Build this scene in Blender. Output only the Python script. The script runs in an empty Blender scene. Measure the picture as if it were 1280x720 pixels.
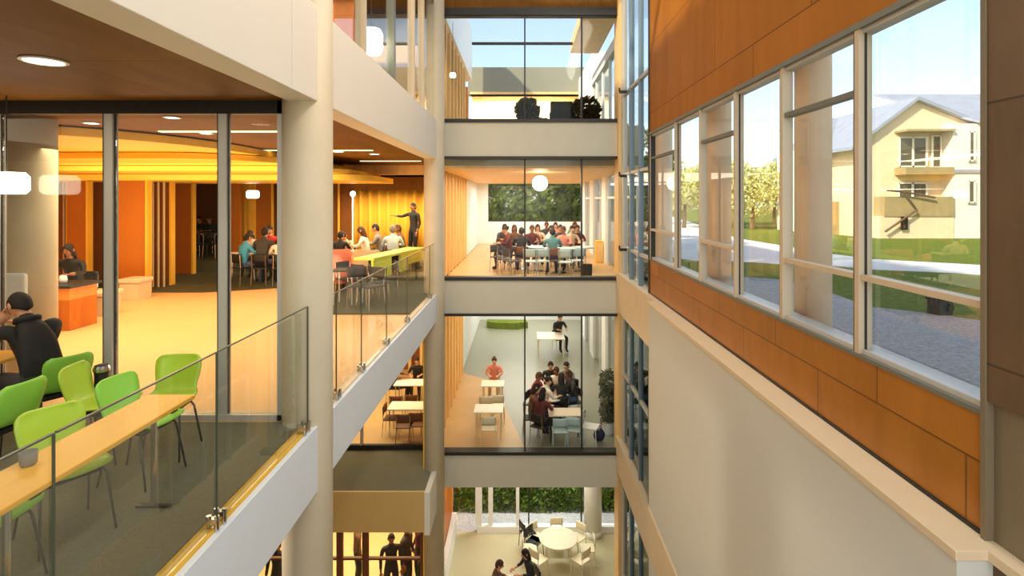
import bpy, bmesh, math, random
from mathutils import Vector, Matrix
random.seed(7)
C = bpy.context.scene.collection
PI = math.pi
EYE = 2.15                     # the camera stands 2.15 m above the upper study floor (z = 0)
FPX, VX, VY = 700.0, 652.0, 250.0
def W(px, py, d):              # pixel and distance to a place in the building
    return ((px-VX)*d/FPX, d, EYE+(VY-py)*d/FPX)
def WX(px, d): return (px-VX)*d/FPX
def WZ(py, d): return EYE+(VY-py)*d/FPX
def DZ(py, z): return (EYE-z)*FPX/(py-VY)
def srgb(r, g, b):
    f = lambda c: (c/255/12.92) if c/255 <= .04045 else ((c/255+.055)/1.055)**2.4
    return (f(r), f(g), f(b), 1)

# ------------------------------------------------------------------ materials
def newmat(name):
    m = bpy.data.materials.new(name); m.use_nodes = True
    nt = m.node_tree; nt.nodes.clear()
    return m, nt, nt.nodes, nt.links
def plain(name, col, rough=.5, metal=0, spec=.5, bump=0, bscale=60, var=.06, vscale=3, trans=0):
    m, nt, N, L = newmat(name)
    o = N.new('ShaderNodeOutputMaterial'); b = N.new('ShaderNodeBsdfPrincipled')
    L.new(b.outputs[0], o.inputs[0])
    tc = N.new('ShaderNodeTexCoord')
    n = N.new('ShaderNodeTexNoise'); n.inputs['Scale'].default_value = vscale; n.inputs['Detail'].default_value = 3
    L.new(tc.outputs['Object'], n.inputs['Vector'])
    r = N.new('ShaderNodeValToRGB')
    r.color_ramp.elements[0].position = .3; r.color_ramp.elements[1].position = .7
    r.color_ramp.elements[0].color = tuple(c*(1-var) for c in col[:3])+(1,)
    r.color_ramp.elements[1].color = tuple(min(1, c*(1+var)) for c in col[:3])+(1,)
    L.new(n.outputs['Fac'], r.inputs[0]); L.new(r.outputs[0], b.inputs['Base Color'])
    b.inputs['Roughness'].default_value = rough; b.inputs['Metallic'].default_value = metal
    b.inputs['Specular IOR Level'].default_value = spec
    if bump:
        n2 = N.new('ShaderNodeTexNoise'); n2.inputs['Scale'].default_value = bscale
        L.new(tc.outputs['Object'], n2.inputs['Vector'])
        bp = N.new('ShaderNodeBump'); bp.inputs['Strength'].default_value = bump; bp.inputs['Distance'].default_value = .01
        L.new(n2.outputs['Fac'], bp.inputs['Height']); L.new(bp.outputs[0], b.inputs['Normal'])
    return m
def wood(name, c1, c2, grain=(1, 1, 12), rough=.45, panel=None, axes='YZ', joint=.35, spec=.4):
    """veneer: stretched noise, and thin joints between panels (panel = width, height)"""
    m, nt, N, L = newmat(name)
    o = N.new('ShaderNodeOutputMaterial'); b = N.new('ShaderNodeBsdfPrincipled'); L.new(b.outputs[0], o.inputs[0])
    tc = N.new('ShaderNodeTexCoord'); mp = N.new('ShaderNodeMapping')
    mp.inputs['Scale'].default_value = grain
    L.new(tc.outputs['Object'], mp.inputs[0])
    n = N.new('ShaderNodeTexNoise'); n.inputs['Scale'].default_value = 2.2; n.inputs['Detail'].default_value = 8; n.inputs['Distortion'].default_value = .6
    L.new(mp.outputs[0], n.inputs['Vector'])
    r = N.new('ShaderNodeValToRGB'); r.color_ramp.elements[0].position = .32; r.color_ramp.elements[1].position = .7
    r.color_ramp.elements[0].color = c1; r.color_ramp.elements[1].color = c2
    L.new(n.outputs['Fac'], r.inputs[0])
    out = r.outputs[0]
    if panel:
        sx = N.new('ShaderNodeSeparateXYZ'); cx = N.new('ShaderNodeCombineXYZ'); L.new(tc.outputs['Object'], sx.inputs[0])
        ix = {'X': 0, 'Y': 1, 'Z': 2}
        L.new(sx.outputs[ix[axes[0]]], cx.inputs[0]); L.new(sx.outputs[ix[axes[1]]], cx.inputs[1])
        br = N.new('ShaderNodeTexBrick'); br.offset = 0.5
        br.inputs['Scale'].default_value = 1; br.inputs['Mortar Size'].default_value = .006; br.inputs['Mortar Smooth'].default_value = 0
        br.inputs['Brick Width'].default_value = panel[0]; br.inputs['Row Height'].default_value = panel[1]
        br.inputs['Color1'].default_value = (.86, .86, .86, 1); br.inputs['Color2'].default_value = (1.08, 1.08, 1.08, 1)
        br.inputs['Mortar'].default_value = (joint, joint, joint, 1)
        L.new(cx.outputs[0], br.inputs['Vector'])
        mx = N.new('ShaderNodeMix'); mx.data_type = 'RGBA'; mx.blend_type = 'MULTIPLY'; mx.inputs[0].default_value = 1
        L.new(out, mx.inputs[6]); L.new(br.outputs['Color'], mx.inputs[7]); out = mx.outputs[2]
    L.new(out, b.inputs['Base Color'])
    b.inputs['Roughness'].default_value = rough; b.inputs['Specular IOR Level'].default_value = spec
    return m
def glass(name, tint=(.93, .97, .95, 1), refl=.9, rough=0.0, f0=.5):
    m, nt, N, L = newmat(name)
    o = N.new('ShaderNodeOutputMaterial'); t = N.new('ShaderNodeBsdfTransparent'); g = N.new('ShaderNodeBsdfGlossy')
    mx = N.new('ShaderNodeMixShader'); fr = N.new('ShaderNodeFresnel'); fr.inputs[0].default_value = 1.45
    mu = N.new('ShaderNodeMath'); mu.operation = 'MULTIPLY'; mu.inputs[1].default_value = f0
    L.new(fr.outputs[0], mu.inputs[0]); L.new(mu.outputs[0], mx.inputs[0])
    t.inputs[0].default_value = tint; g.inputs[0].default_value = (refl, refl, refl, 1); g.inputs['Roughness'].default_value = rough
    L.new(t.outputs[0], mx.inputs[1]); L.new(g.outputs[0], mx.inputs[2]); L.new(mx.outputs[0], o.inputs[0])
    return m
def glow(name, col, s):
    m, nt, N, L = newmat(name)
    o = N.new('ShaderNodeOutputMaterial'); e = N.new('ShaderNodeEmission')
    e.inputs[0].default_value = col; e.inputs[1].default_value = s; L.new(e.outputs[0], o.inputs[0]); return m
def leafmat(name, c1, c2, tl=.5):
    m, nt, N, L = newmat(name)
    o = N.new('ShaderNodeOutputMaterial'); d = N.new('ShaderNodeBsdfDiffuse'); t = N.new('ShaderNodeBsdfTranslucent'); mx = N.new('ShaderNodeMixShader')
    tc = N.new('ShaderNodeTexCoord'); n = N.new('ShaderNodeTexNoise'); n.inputs['Scale'].default_value = 2.5; n.inputs['Detail'].default_value = 6
    L.new(tc.outputs['Object'], n.inputs['Vector'])
    r = N.new('ShaderNodeValToRGB'); r.color_ramp.elements[0].position = .35; r.color_ramp.elements[1].position = .65
    r.color_ramp.elements[0].color = c1; r.color_ramp.elements[1].color = c2
    L.new(n.outputs['Fac'], r.inputs[0]); L.new(r.outputs[0], d.inputs[0]); L.new(r.outputs[0], t.inputs[0])
    mx.inputs[0].default_value = tl*.6; L.new(d.outputs[0], mx.inputs[1]); L.new(t.outputs[0], mx.inputs[2]); L.new(mx.outputs[0], o.inputs[0])
    return m
def grassmat(name, c1, c2, c3, sc):
    m, nt, N, L = newmat(name)
    o = N.new('ShaderNodeOutputMaterial'); b = N.new('ShaderNodeBsdfPrincipled'); L.new(b.outputs[0], o.inputs[0])
    tc = N.new('ShaderNodeTexCoord')
    n = N.new('ShaderNodeTexNoise'); n.inputs['Scale'].default_value = sc; n.inputs['Detail'].default_value = 10; n.inputs['Roughness'].default_value = .75
    L.new(tc.outputs['Object'], n.inputs['Vector'])
    r = N.new('ShaderNodeValToRGB'); e = r.color_ramp.elements; e[0].position = .36; e[1].position = .64
    e[0].color = c1; e[1].color = c3; k = e.new(.5); k.color = c2
    L.new(n.outputs['Fac'], r.inputs[0]); L.new(r.outputs[0], b.inputs['Base Color']); b.inputs['Roughness'].default_value = .9; b.inputs['Specular IOR Level'].default_value = .1
    bp = N.new('ShaderNodeBump'); bp.inputs['Strength'].default_value = .8; bp.inputs['Distance'].default_value = .05
    L.new(n.outputs['Fac'], bp.inputs['Height']); L.new(bp.outputs[0], b.inputs['Normal'])
    return m
M = {}
M['cream'] = plain('cream_plaster', srgb(228, 222, 208), .6, var=.015, vscale=.6)
M['white'] = plain('white_plaster', srgb(206, 205, 194), .6, var=.02, vscale=.5)
M['whitepaint'] = plain('white_paint', srgb(240, 240, 236), .5, var=.01)
M['column'] = plain('column_concrete', srgb(205, 190, 160), .55, var=.05, vscale=2.5, bump=.05)
M['outcolumn'] = plain('outside_column_stucco', srgb(246, 214, 178), .8, var=.04)
M['ledge'] = plain('ledge_stone', srgb(218, 196, 160), .5, var=.03)
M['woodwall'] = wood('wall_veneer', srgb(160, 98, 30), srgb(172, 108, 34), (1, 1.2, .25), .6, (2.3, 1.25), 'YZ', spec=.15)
M['woodlow'] = wood('low_wall_veneer', srgb(160, 98, 22), srgb(174, 110, 32), (1, 2, .8), .4, (1.5, .395), 'YZ')
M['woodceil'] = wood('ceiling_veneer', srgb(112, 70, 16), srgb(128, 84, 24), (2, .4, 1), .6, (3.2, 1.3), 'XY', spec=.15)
M['woodfin'] = wood('fin_veneer', srgb(232, 190, 124), srgb(244, 208, 146), (3, 3, .4), .5)
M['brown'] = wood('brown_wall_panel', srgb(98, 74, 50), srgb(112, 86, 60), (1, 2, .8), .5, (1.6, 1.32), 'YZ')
M['orange'] = plain('orange_fabric_panel', srgb(184, 104, 16), .8, var=.05, vscale=1)
M['rust'] = plain('rust_recess_panel', srgb(134, 78, 22), .8, var=.05)
M['yellow'] = wood('yellow_canopy_wood', srgb(248, 194, 66), srgb(252, 208, 86), (.3, 5, 5), .5)
M['curtain'] = plain('yellow_curtain', srgb(244, 186, 60), .8, var=.03)
M['table'] = wood('table_laminate', srgb(240, 176, 56), srgb(246, 188, 68), (6, .4, 1), .35)
M['green'] = plain('lime_plastic', srgb(178, 208, 60), .35, var=.02)
M['green2'] = plain('fresh_green_plastic', srgb(150, 212, 76), .35, var=.02)
M['limeyellow'] = plain('yellow_green_plastic', srgb(176, 196, 20), .35, var=.02)
M['limefab'] = plain('pale_lime_laminate', srgb(206, 216, 84), .5, var=.03)
M['salmon'] = plain('salmon_fabric', srgb(230, 142, 126), .85, var=.05, bump=.1)
M['creamfab'] = plain('cream_fabric', srgb(214, 196, 158), .85, var=.05, bump=.1)
M['chrome'] = plain('chrome', srgb(200, 200, 200), .18, 1, var=.02)
M['alu'] = plain('aluminium', srgb(200, 196, 186), .4, .2, var=.02)
M['steel'] = plain('blue_grey_steel', srgb(120, 140, 152), .4, .2, var=.02)
M['dark'] = plain('dark_frame', srgb(42, 40, 34), .45, .2, var=.03)
M['black'] = plain('black_plastic', srgb(26, 24, 24), .5, var=.03)
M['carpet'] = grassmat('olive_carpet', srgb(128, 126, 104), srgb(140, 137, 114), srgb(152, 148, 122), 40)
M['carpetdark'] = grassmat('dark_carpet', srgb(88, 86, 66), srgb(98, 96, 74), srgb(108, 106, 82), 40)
M['yfloor'] = plain('pale_yellow_floor', srgb(232, 188, 132), .45, var=.03, vscale=.8)
M['tanfloor'] = plain('tan_timber_floor', srgb(206, 168, 112), .4, var=.06, vscale=1.5)
M['greyfloor'] = plain('polished_concrete_floor', srgb(146, 144, 124), .32, var=.06, vscale=.7)
M['lowfloor'] = plain('beige_stone_floor', srgb(196, 186, 150), .35, var=.04, vscale=1)
M['slab'] = plain('slab_face', srgb(204, 199, 178), .55, var=.02)
M['glass'] = glass('clear_glass', (.965, .98, .97, 1), .9, 0, .3)
M['glassrail'] = glass('railing_glass', (.955, .97, .95, 1), .9, 0, .2)
M['glassteal'] = glass('teal_glass', (.62, .84, .84, 1), .9, 0, .9)
M['strip'] = plain('matt_yellow_strip', srgb(226, 178, 70), .9, spec=.1)
M['coolwhite'] = plain('cool_light_tinted_white', srgb(222, 228, 228), .6, var=.01)  # cool window light on the lower beam is put into this white
M['tan'] = plain('warm_light_tinted_face', srgb(206, 172, 108), .55, var=.02)  # warm yellow light on the slab front is put into this colour
M['tealframe'] = plain('grey_teal_frame', srgb(112, 114, 104), .4, .2, var=.02)
M['winglass'] = glass('window_glass', (.97, .98, .975, 1), .9, 0, .15)
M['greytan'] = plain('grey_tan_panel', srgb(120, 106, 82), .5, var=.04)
M['legmetal'] = plain('dark_grey_metal', srgb(96, 94, 90), .3, .5, var=.02)
M['beigemetal'] = plain('beige_metal', srgb(204, 184, 154), .45, .1, var=.02)
M['glassedge'] = plain('glass_edge', srgb(80, 84, 66), .3, var=.02)
M['lamp'] = glow('lamp_glow', (1, .86, .62, 1), 9)
M['lampwarm'] = glow('warm_lamp_glow', (1, .72, .36, 1), 6)
M['slot'] = glow('slot_light_glow', (1, .75, .42, 1), 2.2)
M['grass'] = grassmat('lawn_grass', srgb(88, 104, 34), srgb(110, 124, 46), srgb(132, 142, 66), 9)
M['gravel'] = grassmat('grey_gravel', srgb(144, 144, 146), srgb(178, 177, 178), srgb(212, 208, 204), 22)
M['path'] = plain('pale_concrete_path', srgb(232, 228, 222), .8, var=.03, bump=.1)
M['houselight'] = plain('warm_house_render', srgb(240, 214, 172), .9, var=.03)
M['housewhite'] = plain('pale_house_render', srgb(244, 234, 214), .9, var=.03)
M['roof'] = plain('grey_roof_slate', srgb(150, 158, 172), .8, var=.08, vscale=1.5)
M['housedark'] = plain('dark_window_glass', srgb(96, 92, 70), .12, var=.15, vscale=.8)
M['olive'] = plain('olive_garden_wall', srgb(170, 150, 104), .9, var=.08)
M['bark'] = plain('bark', srgb(110, 90, 66), .9, var=.15, bump=.4, bscale=20)
M['leaf'] = leafmat('bright_leaves', srgb(196, 200, 130), srgb(236, 232, 176))
M['hedge'] = leafmat('hedge_leaves', srgb(70, 92, 34), srgb(160, 176, 92))
M['ivy'] = leafmat('ivy_leaves', srgb(74, 98, 36), srgb(126, 150, 66))
M['plant'] = leafmat('dark_plant_leaves', srgb(36, 36, 22), srgb(60, 56, 36))
M['greyleaf'] = leafmat('grey_green_leaves', srgb(92, 98, 78), srgb(146, 146, 120))
M['whitetop'] = plain('white_tabletop', srgb(248, 240, 220), .4, var=.01)
M['beigetop'] = plain('beige_tabletop', srgb(224, 206, 176), .4, var=.02)
M['palechair'] = plain('pale_plastic', srgb(232, 220, 186), .4, var=.02)
M['bluechair'] = plain('pale_blue_plastic', srgb(180, 204, 204), .4, var=.02)
M['brownchair'] = plain('brown_chair_seat', srgb(120, 70, 40), .6, var=.05)
M['orangewood'] = wood('desk_veneer', srgb(180, 98, 26), srgb(206, 122, 40), (2, 2, .5), .45)
for k, c in dict(skin=(206, 150, 112), skin2=(150, 98, 66), skin3=(226, 178, 146), black=(30, 27, 26), charcoal=(62, 60, 60), navy=(40, 46, 74), blue=(70, 160, 206),
                 paleblue=(186, 208, 224), red=(190, 44, 38), white=(236, 228, 212), grey=(128, 122, 114), maroon=(96, 34, 34), brownc=(110, 76, 50), pink=(226, 140, 120),
                 beige=(212, 186, 150), denim=(74, 92, 124), hairblack=(30, 20, 14), hairbrown=(76, 46, 24), hairgrey=(130, 120, 110), shoe=(34, 30, 28), lips=(150, 74, 60), teal=(80, 130, 130)).items():
    M['c_'+k] = plain('cloth_'+k if 'skin' not in k and 'hair' not in k else k, srgb(*c), .75 if 'skin' not in k else .5, var=.05, vscale=6)

# ------------------------------------------------------------------ mesh builder
class MB:
    def __init__(s): s.bm = bmesh.new(); s.mi = 0
    def _f(s, vs):
        try:
            f = s.bm.faces.new(vs); f.material_index = s.mi; return f
        except ValueError: return None
    def hexa(s, p):            # p: 4 bottom points then 4 top points, same order
        v = [s.bm.verts.new(q) for q in p]
        for a in ((3, 2, 1, 0), (4, 5, 6, 7), (0, 1, 5, 4), (1, 2, 6, 5), (2, 3, 7, 6), (3, 0, 4, 7)): s._f([v[i] for i in a])
        return s
    def box(s, x0, x1, y0, y1, z0, z1):
        return s.hexa([(x0, y0, z0), (x1, y0, z0), (x1, y1, z0), (x0, y1, z0), (x0, y0, z1), (x1, y0, z1), (x1, y1, z1), (x0, y1, z1)])
    def prism(s, poly, z0, z1):
        n = len(poly); a = [s.bm.verts.new((x, y, z0)) for x, y in poly]; b = [s.bm.verts.new((x, y, z1)) for x, y in poly]
        s._f(a[::-1]); s._f(b)
        for i in range(n): s._f([a[i], a[(i+1) % n], b[(i+1) % n], b[i]])
        return s
    def ring(s, c, ax, r, n, rx=None):
        ax = Vector(ax).normalized(); u = ax.orthogonal().normalized(); w = ax.cross(u)
        return [s.bm.verts.new(Vector(c)+u*math.cos(2*PI*i/n)*r+w*math.sin(2*PI*i/n)*(rx or r)) for i in range(n)]
    def path(s, pts, r, n=8, cap=True):
        pts = [Vector(p) for p in pts]; rr = r if isinstance(r, (list, tuple)) else [r]*len(pts)
        rings = []; u = None
        for i, p in enumerate(pts):
            d = (pts[min(i+1, len(pts)-1)]-pts[max(i-1, 0)]).normalized()
            if u is None: u = d.orthogonal().normalized()
            else:
                u = (u-d*u.dot(d)); u = u.normalized() if u.length > 1e-5 else d.orthogonal().normalized()
            w = d.cross(u)
            rings.append([s.bm.verts.new(p+u*math.cos(2*PI*k/n)*rr[i]+w*math.sin(2*PI*k/n)*rr[i]) for k in range(n)])
        for a, b in zip(rings, rings[1:]):
            for k in range(n): s._f([a[k], a[(k+1) % n], b[(k+1) % n], b[k]])
        if cap: s._f(rings[0][::-1]); s._f(rings[-1])
        return s
    def lathe(s, prof, c=(0, 0, 0), n=24, sx=1, sy=1, caps=True):
        rings = []
        for r, z in prof:
            rings.append([s.bm.verts.new((c[0]+math.cos(2*PI*k/n)*r*sx, c[1]+math.sin(2*PI*k/n)*r*sy, c[2]+z)) for k in range(n)])
        for a, b in zip(rings, rings[1:]):
            for k in range(n): s._f([a[k], a[(k+1) % n], b[(k+1) % n], b[k]])
        if caps and prof[0][0] > .002: s._f(rings[0][::-1])
        if caps and prof[-1][0] > .002: s._f(rings[-1])
        return s
    def ball(s, c, rx, ry=None, rz=None, n=12, m=8):
        ry = ry or rx; rz = rz or rx
        top = s.bm.verts.new((c[0], c[1], c[2]+rz)); bot = s.bm.verts.new((c[0], c[1], c[2]-rz)); rs = []
        for j in range(1, m):
            t = PI*j/m
            rs.append([s.bm.verts.new((c[0]+rx*math.sin(t)*math.cos(2*PI*k/n), c[1]+ry*math.sin(t)*math.sin(2*PI*k/n), c[2]+rz*math.cos(t))) for k in range(n)])
        for k in range(n):
            s._f([top, rs[0][k], rs[0][(k+1) % n]]); s._f([bot, rs[-1][(k+1) % n], rs[-1][k]])
        for a, b in zip(rs, rs[1:]):
            for k in range(n): s._f([a[k], b[k], b[(k+1) % n], a[(k+1) % n]])
        return s
    def grid(s, rows):         # rows of points
        v = [[s.bm.verts.new(p) for p in r] for r in rows]
        for a, b in zip(v, v[1:]):
            for k in range(len(a)-1): s._f([a[k], a[k+1], b[k+1], b[k]])
        return s
    def build(s, name, mats, parent=None, smooth=False, bevel=0, solid=0, loc=None, recalc=True):
        if recalc: bmesh.ops.recalc_face_normals(s.bm, faces=s.bm.faces[:])
        me = bpy.data.meshes.new(name); s.bm.to_mesh(me); s.bm.free()
        for m in (mats if isinstance(mats, (list, tuple)) else [mats]): me.materials.append(M[m] if isinstance(m, str) else m)
        if smooth:
            for p in me.polygons: p.use_smooth = True
        o = bpy.data.objects.new(name, me); C.objects.link(o)
        if parent: o.parent = parent
        if loc: o.location = loc
        if solid:
            q = o.modifiers.new('solid', 'SOLIDIFY'); q.thickness = solid; q.offset = 0
        if bevel:
            q = o.modifiers.new('bevel', 'BEVEL'); q.width = bevel; q.segments = 2; q.limit_method = 'ANGLE'
        return o
def tag(o, label=None, cat=None, group=None, kind=None):
    if label: o['label'] = label
    if cat: o['category'] = cat
    if group: o['group'] = group
    if kind: o['kind'] = kind
    return o
def empty(name, loc=(0, 0, 0), rz=0, label=None, cat=None, group=None, kind=None):
    o = bpy.data.objects.new(name, None); C.objects.link(o); o.location = loc; o.rotation_euler = (0, 0, rz); o.empty_display_size = .1
    return tag(o, label, cat, group, kind)
def copy_tree(o, parent=None):
    c = o.copy(); C.objects.link(c)
    if parent: c.parent = parent
    for ch in [k for k in bpy.data.objects if k.parent == o]: copy_tree(ch, c)
    return c
def S(o, label, cat): return tag(o, label, cat, kind='structure')
def sbox(name, m, dims, label, cat, bevel=0): return S(MB().box(*dims).build(name, m, bevel=bevel), label, cat)
def area(name, loc, size, power, col=(1, 1, 1), rot=(0, 0, 0), sy=None):
    l = bpy.data.lights.new(name, 'AREA'); l.energy = power; l.color = col; l.size = size
    if sy: l.shape = 'RECTANGLE'; l.size_y = sy
    o = bpy.data.objects.new(name, l); C.objects.link(o); o.location = loc; o.rotation_euler = rot
    return o
def leafy(name, m, vols, n, size, label, cat, seed=1, stems=None, parent=None):
    rnd = random.Random(seed); b = MB()
    tot = sum(v[3]*v[4]*v[5] for v in vols)
    for (cx, cy, cz, rx, ry, rz) in vols:
        for _ in range(max(20, int(n*rx*ry*rz/tot))):
            while 1:
                p = Vector((rnd.uniform(-1, 1), rnd.uniform(-1, 1), rnd.uniform(-1, 1)))
                if .25 < p.length < 1: break
            f = rnd.uniform(.8, 1)/max(p.length, .5) if rnd.random() < .6 else 1
            c = Vector((cx+p.x*f*rx, cy+p.y*f*ry, cz+p.z*f*rz))
            a = Vector((rnd.gauss(0, 1), rnd.gauss(0, 1), rnd.gauss(0, 1))).normalized(); u = a.orthogonal().normalized(); w = a.cross(u)
            s = size*rnd.uniform(.6, 1.3)
            b._f([b.bm.verts.new(c-u*s), b.bm.verts.new(c+w*s*.5), b.bm.verts.new(c+u*s), b.bm.verts.new(c-w*s*.5)])
    o = b.build(name, m, parent, recalc=False)
    if label: tag(o, label, cat)
    return o
SKY, SUN, ATR, EXPO, FRONT, SIDE_FILL = .30, 5.5, 60, 0.2, 290, 370
# ------------------------------------------------------------------ the building shell
XL, XR, FAR = -1.94, 2.38, 13.5
sbox('floor', 'carpet', (-14, -2.07, -3, 5.42, -.55, 0), 'olive carpet floor of the near upper study space behind the glass railing', 'floor')
sbox('floor', 'yfloor', (-14, -2.07, 5.42, 10.5, -.55, -.002), 'pale yellow floor of the hall behind the glass wall', 'floor')
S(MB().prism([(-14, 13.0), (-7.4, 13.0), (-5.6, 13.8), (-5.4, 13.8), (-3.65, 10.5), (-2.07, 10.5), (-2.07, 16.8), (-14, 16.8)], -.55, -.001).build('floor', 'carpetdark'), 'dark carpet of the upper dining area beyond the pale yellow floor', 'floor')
S(MB().prism([(-14, 10.5), (-3.65, 10.5), (-5.4, 13.8), (-5.6, 13.8), (-7.4, 13.0), (-14, 13.0)], -.55, -.002).build('floor', 'yfloor'), 'far stretch of pale yellow floor before the dark carpet', 'floor')
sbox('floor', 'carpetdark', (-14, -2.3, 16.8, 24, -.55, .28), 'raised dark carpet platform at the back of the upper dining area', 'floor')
# left fascias
def fascia(y0, y1, z0, z1, label, m='cream', x0=-2.22): return sbox('trim_1', m, (x0, XL, y0, y1, z0, z1), label, 'beam', .006)
fascia(-2.5, 4.73, 3.09, 3.99, 'cream balcony beam overhead at upper left, before the thin joint')
fascia(4.745, 13.42, 3.09, 3.99, 'cream balcony beam overhead running past the near round column to the far corner')
sbox('trim_2', 'coolwhite', (-2.07, XL, -2.5, 13.42, -.62, 0), 'long pale grey-white balcony edge under the glass railing', 'beam', .004)
sbox('trim_3', 'strip', (-2.075, -1.985, -2.5, 5.25, .001, .022), 'yellow wooden strip along the carpet edge at the glass railing', 'trim')
sbox('trim_3', 'ledge', (-2.075, -1.985, 5.76, 13.3, .001, .022), 'pale strip along the floor edge beyond the near round column', 'trim')
# ceilings
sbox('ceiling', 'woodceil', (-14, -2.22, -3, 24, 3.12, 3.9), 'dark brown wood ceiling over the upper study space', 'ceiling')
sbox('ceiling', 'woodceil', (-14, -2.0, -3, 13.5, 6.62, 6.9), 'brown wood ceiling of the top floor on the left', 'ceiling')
sbox('floor', 'carpet', (-14, -2.22, -3, 13.5, 3.9, 4.0), 'top floor carpet behind the overhead beam', 'floor')
# columns
def column(x, y, r, z0, z1, label, m='column'):
    b = MB().lathe([(r, z0), (r, z1)], (x, y, 0), 40)
    return S(b.build('column', m, smooth=False), label, 'column')
def smooth_sides(o):
    for p in o.data.polygons:
        if abs(p.normal.z) < .5: p.use_smooth = True
smooth_sides(column(-2.10, 5.50, .235, -8.15, 9, 'large round beige column nearest the camera rising through the balconies'))
smooth_sides(column(-2.03, 13.0, .235, -8.15, 9, 'round beige column at the far left corner of the atrium'))
smooth_sides(column(-5.80, 6.62, .25, 0, 3.12, 'round beige column just behind the glass wall at far left'))
# transverse bands of the far end of the atrium
for nm, z0, z1, lab in (('trim_4', 3.17, 4.02, 'grey-beige floor band at the far end, topmost'), ('trim_4', -.61, .22, 'grey-beige floor band at the far end, middle one'), ('trim_4', -4.77, -3.98, 'tan floor band at the far end, lowest')):
    sbox(nm, 'slab', (XL, 2.40, FAR-.02, FAR+.4, z0, z1), lab, 'beam', .004)
sbox('trim_5', 'dark', (XL, 2.40, FAR-.03, FAR+.12, 6.58, 6.78), 'dark head frame above the top far window', 'trim')
sbox('wall_back', 'woodceil', (XL, 2.40, FAR-.01, FAR+.3, 6.78, 9), 'brown wood bulkhead above the top far window', 'wall')
# slabs behind the bands
sbox('floor', 'tanfloor', (-2.1, 3.0, FAR+.4, 28, -.55, 0), 'tan timber floor of the far dining room on the middle level', 'floor')
sbox('ceiling', 'woodfin', (-2.1, 3.0, FAR+.4, 27.4, 2.94, 3.0), 'golden wood ceiling of the far dining room', 'ceiling')
sbox('floor', 'greyfloor', (-2.1, 3.0, FAR+.4, 24.2, 3.0, 4.0), 'terrace floor on the top level beyond the far window', 'floor')
S(MB().prism([(-2.3, FAR+.4), (.1, FAR+.4), (-1.0, 19.2), (-2.3, 20.2)], -4.8, -4.048).build('floor', 'tanfloor'), 'golden timber part of the lower cafe floor by the wood fins', 'floor')
S(MB().prism([(.1, FAR+.4), (3.2, FAR+.4), (3.2, 29), (-2.3, 29), (-2.3, 20.2), (-1.0, 19.2)], -4.8, -4.05).build('floor', 'greyfloor'), 'grey polished part of the lower cafe floor', 'floor')
sbox('ceiling', 'whitepaint', (-2.3, 3.2, FAR+.4, 29, -.62, -.55), 'white ceiling of the lower cafe', 'ceiling')
sbox('floor', 'lowfloor', (-14, 2.2, -3, 17.4, -8.4, -8.15), 'beige stone floor at the bottom of the atrium', 'floor')
sbox('floor', 'gravel', (-2.6, 4.1, 17.4, 19.0, -8.4, -8.16), 'planting bed below the ivy', 'ground')
sbox('floor', 'lowfloor', (2.2, 3.9, 9.3, 17.4, -8.4, -8.15), 'bottom floor strip outside the right glazing', 'floor')
# level B on the left: slab front at 11.9 m
sbox('floor', 'carpet', (-14, -2.07, 11.94, 13.88, -4.75, -4.05), 'brown floor slab of the lower left balcony with tan front face', 'floor')
sbox('floor', 'tanfloor', (-14, -2.32, 13.88, 24, -4.75, -4.05), 'floor of the lower left cafe behind its glass wall', 'floor')
sbox('trim_6', 'tan', (-14, -2.06, 11.87, 11.93, -4.9, -4.04), 'lower left balcony slab front, tan from warm light put into its colour', 'beam', .004)
sbox('trim_6', 'cream', (-2.06, XL, 11.85, 13.4, -4.95, -4.04), 'short white edge of the lower left balcony beside the far column', 'beam', .004)
sbox('trim_7', 'dark', (-14, -2.2, 13.88, 13.98, -4.05, -3.93), 'black sill of the lower left glass wall', 'trim')
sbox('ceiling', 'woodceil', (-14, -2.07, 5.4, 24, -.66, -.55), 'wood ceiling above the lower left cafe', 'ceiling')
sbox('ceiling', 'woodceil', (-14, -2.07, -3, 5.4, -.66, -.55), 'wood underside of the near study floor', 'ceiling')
# outer walls
sbox('wall_left', 'woodfin', (-14.3, -14, -3, 24, -8.4, 7), 'far left building wall', 'wall')
sbox('wall_front', 'cream', (-14.3, -2.1, -3.4, -3, -8.4, 9), 'wall behind the camera on the left', 'wall')
sbox('wall_front', 'cream', (-2.1, 3, -3.4, -3, -8.4, -3), 'low wall behind the camera across the atrium', 'wall')
sbox('wall_back', 'rust', (-14.3, -2.3, 24, 24.3, -8.4, 7), 'rust coloured rear wall of the left rooms', 'wall')
# right wall ------------------------------------------------
SILL, TOP, LED = EYE-1.09, EYE+1.22, EYE-1.73
Y0, Y1 = 2.87, 10.4
sbox('wall_right', 'woodwall', (XR, 2.60, Y0, Y1, TOP+.02, 9), 'tall orange-brown wood panelling above the right windows', 'wall')
sbox('wall_right', 'woodlow', (XR, 2.60, Y0, Y1, LED+.02, SILL), 'orange-brown wood panelling between window sill and ledge', 'wall')
sbox('trim_8', 'black', (XR-.012, XR+.02, Y0, Y1, LED+.001, LED+.022), 'thin black strip above the pale ledge', 'trim')
sbox('trim_9', 'ledge', (2.14, 2.60, 2.76, 9.55, LED-.05, LED), 'pale stone ledge running under the wood panelling', 'ledge', .004)
sbox('wall_right', 'white', (2.16, 2.60, 2.78, 9.52, -8.15, LED-.05), 'large off-white wall below the ledge', 'wall')
sbox('trim_10', 'ledge', (2.135, 2.16, 3.4, 9.5, -3.78, -3.05), 'tan band along the foot of the off-white wall', 'trim')
sbox('wall_right', 'brown', (XR-.02, 2.60, .2, 2.84, 1.13, 9), 'dark brown panelled wall at the right edge', 'wall')
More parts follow.
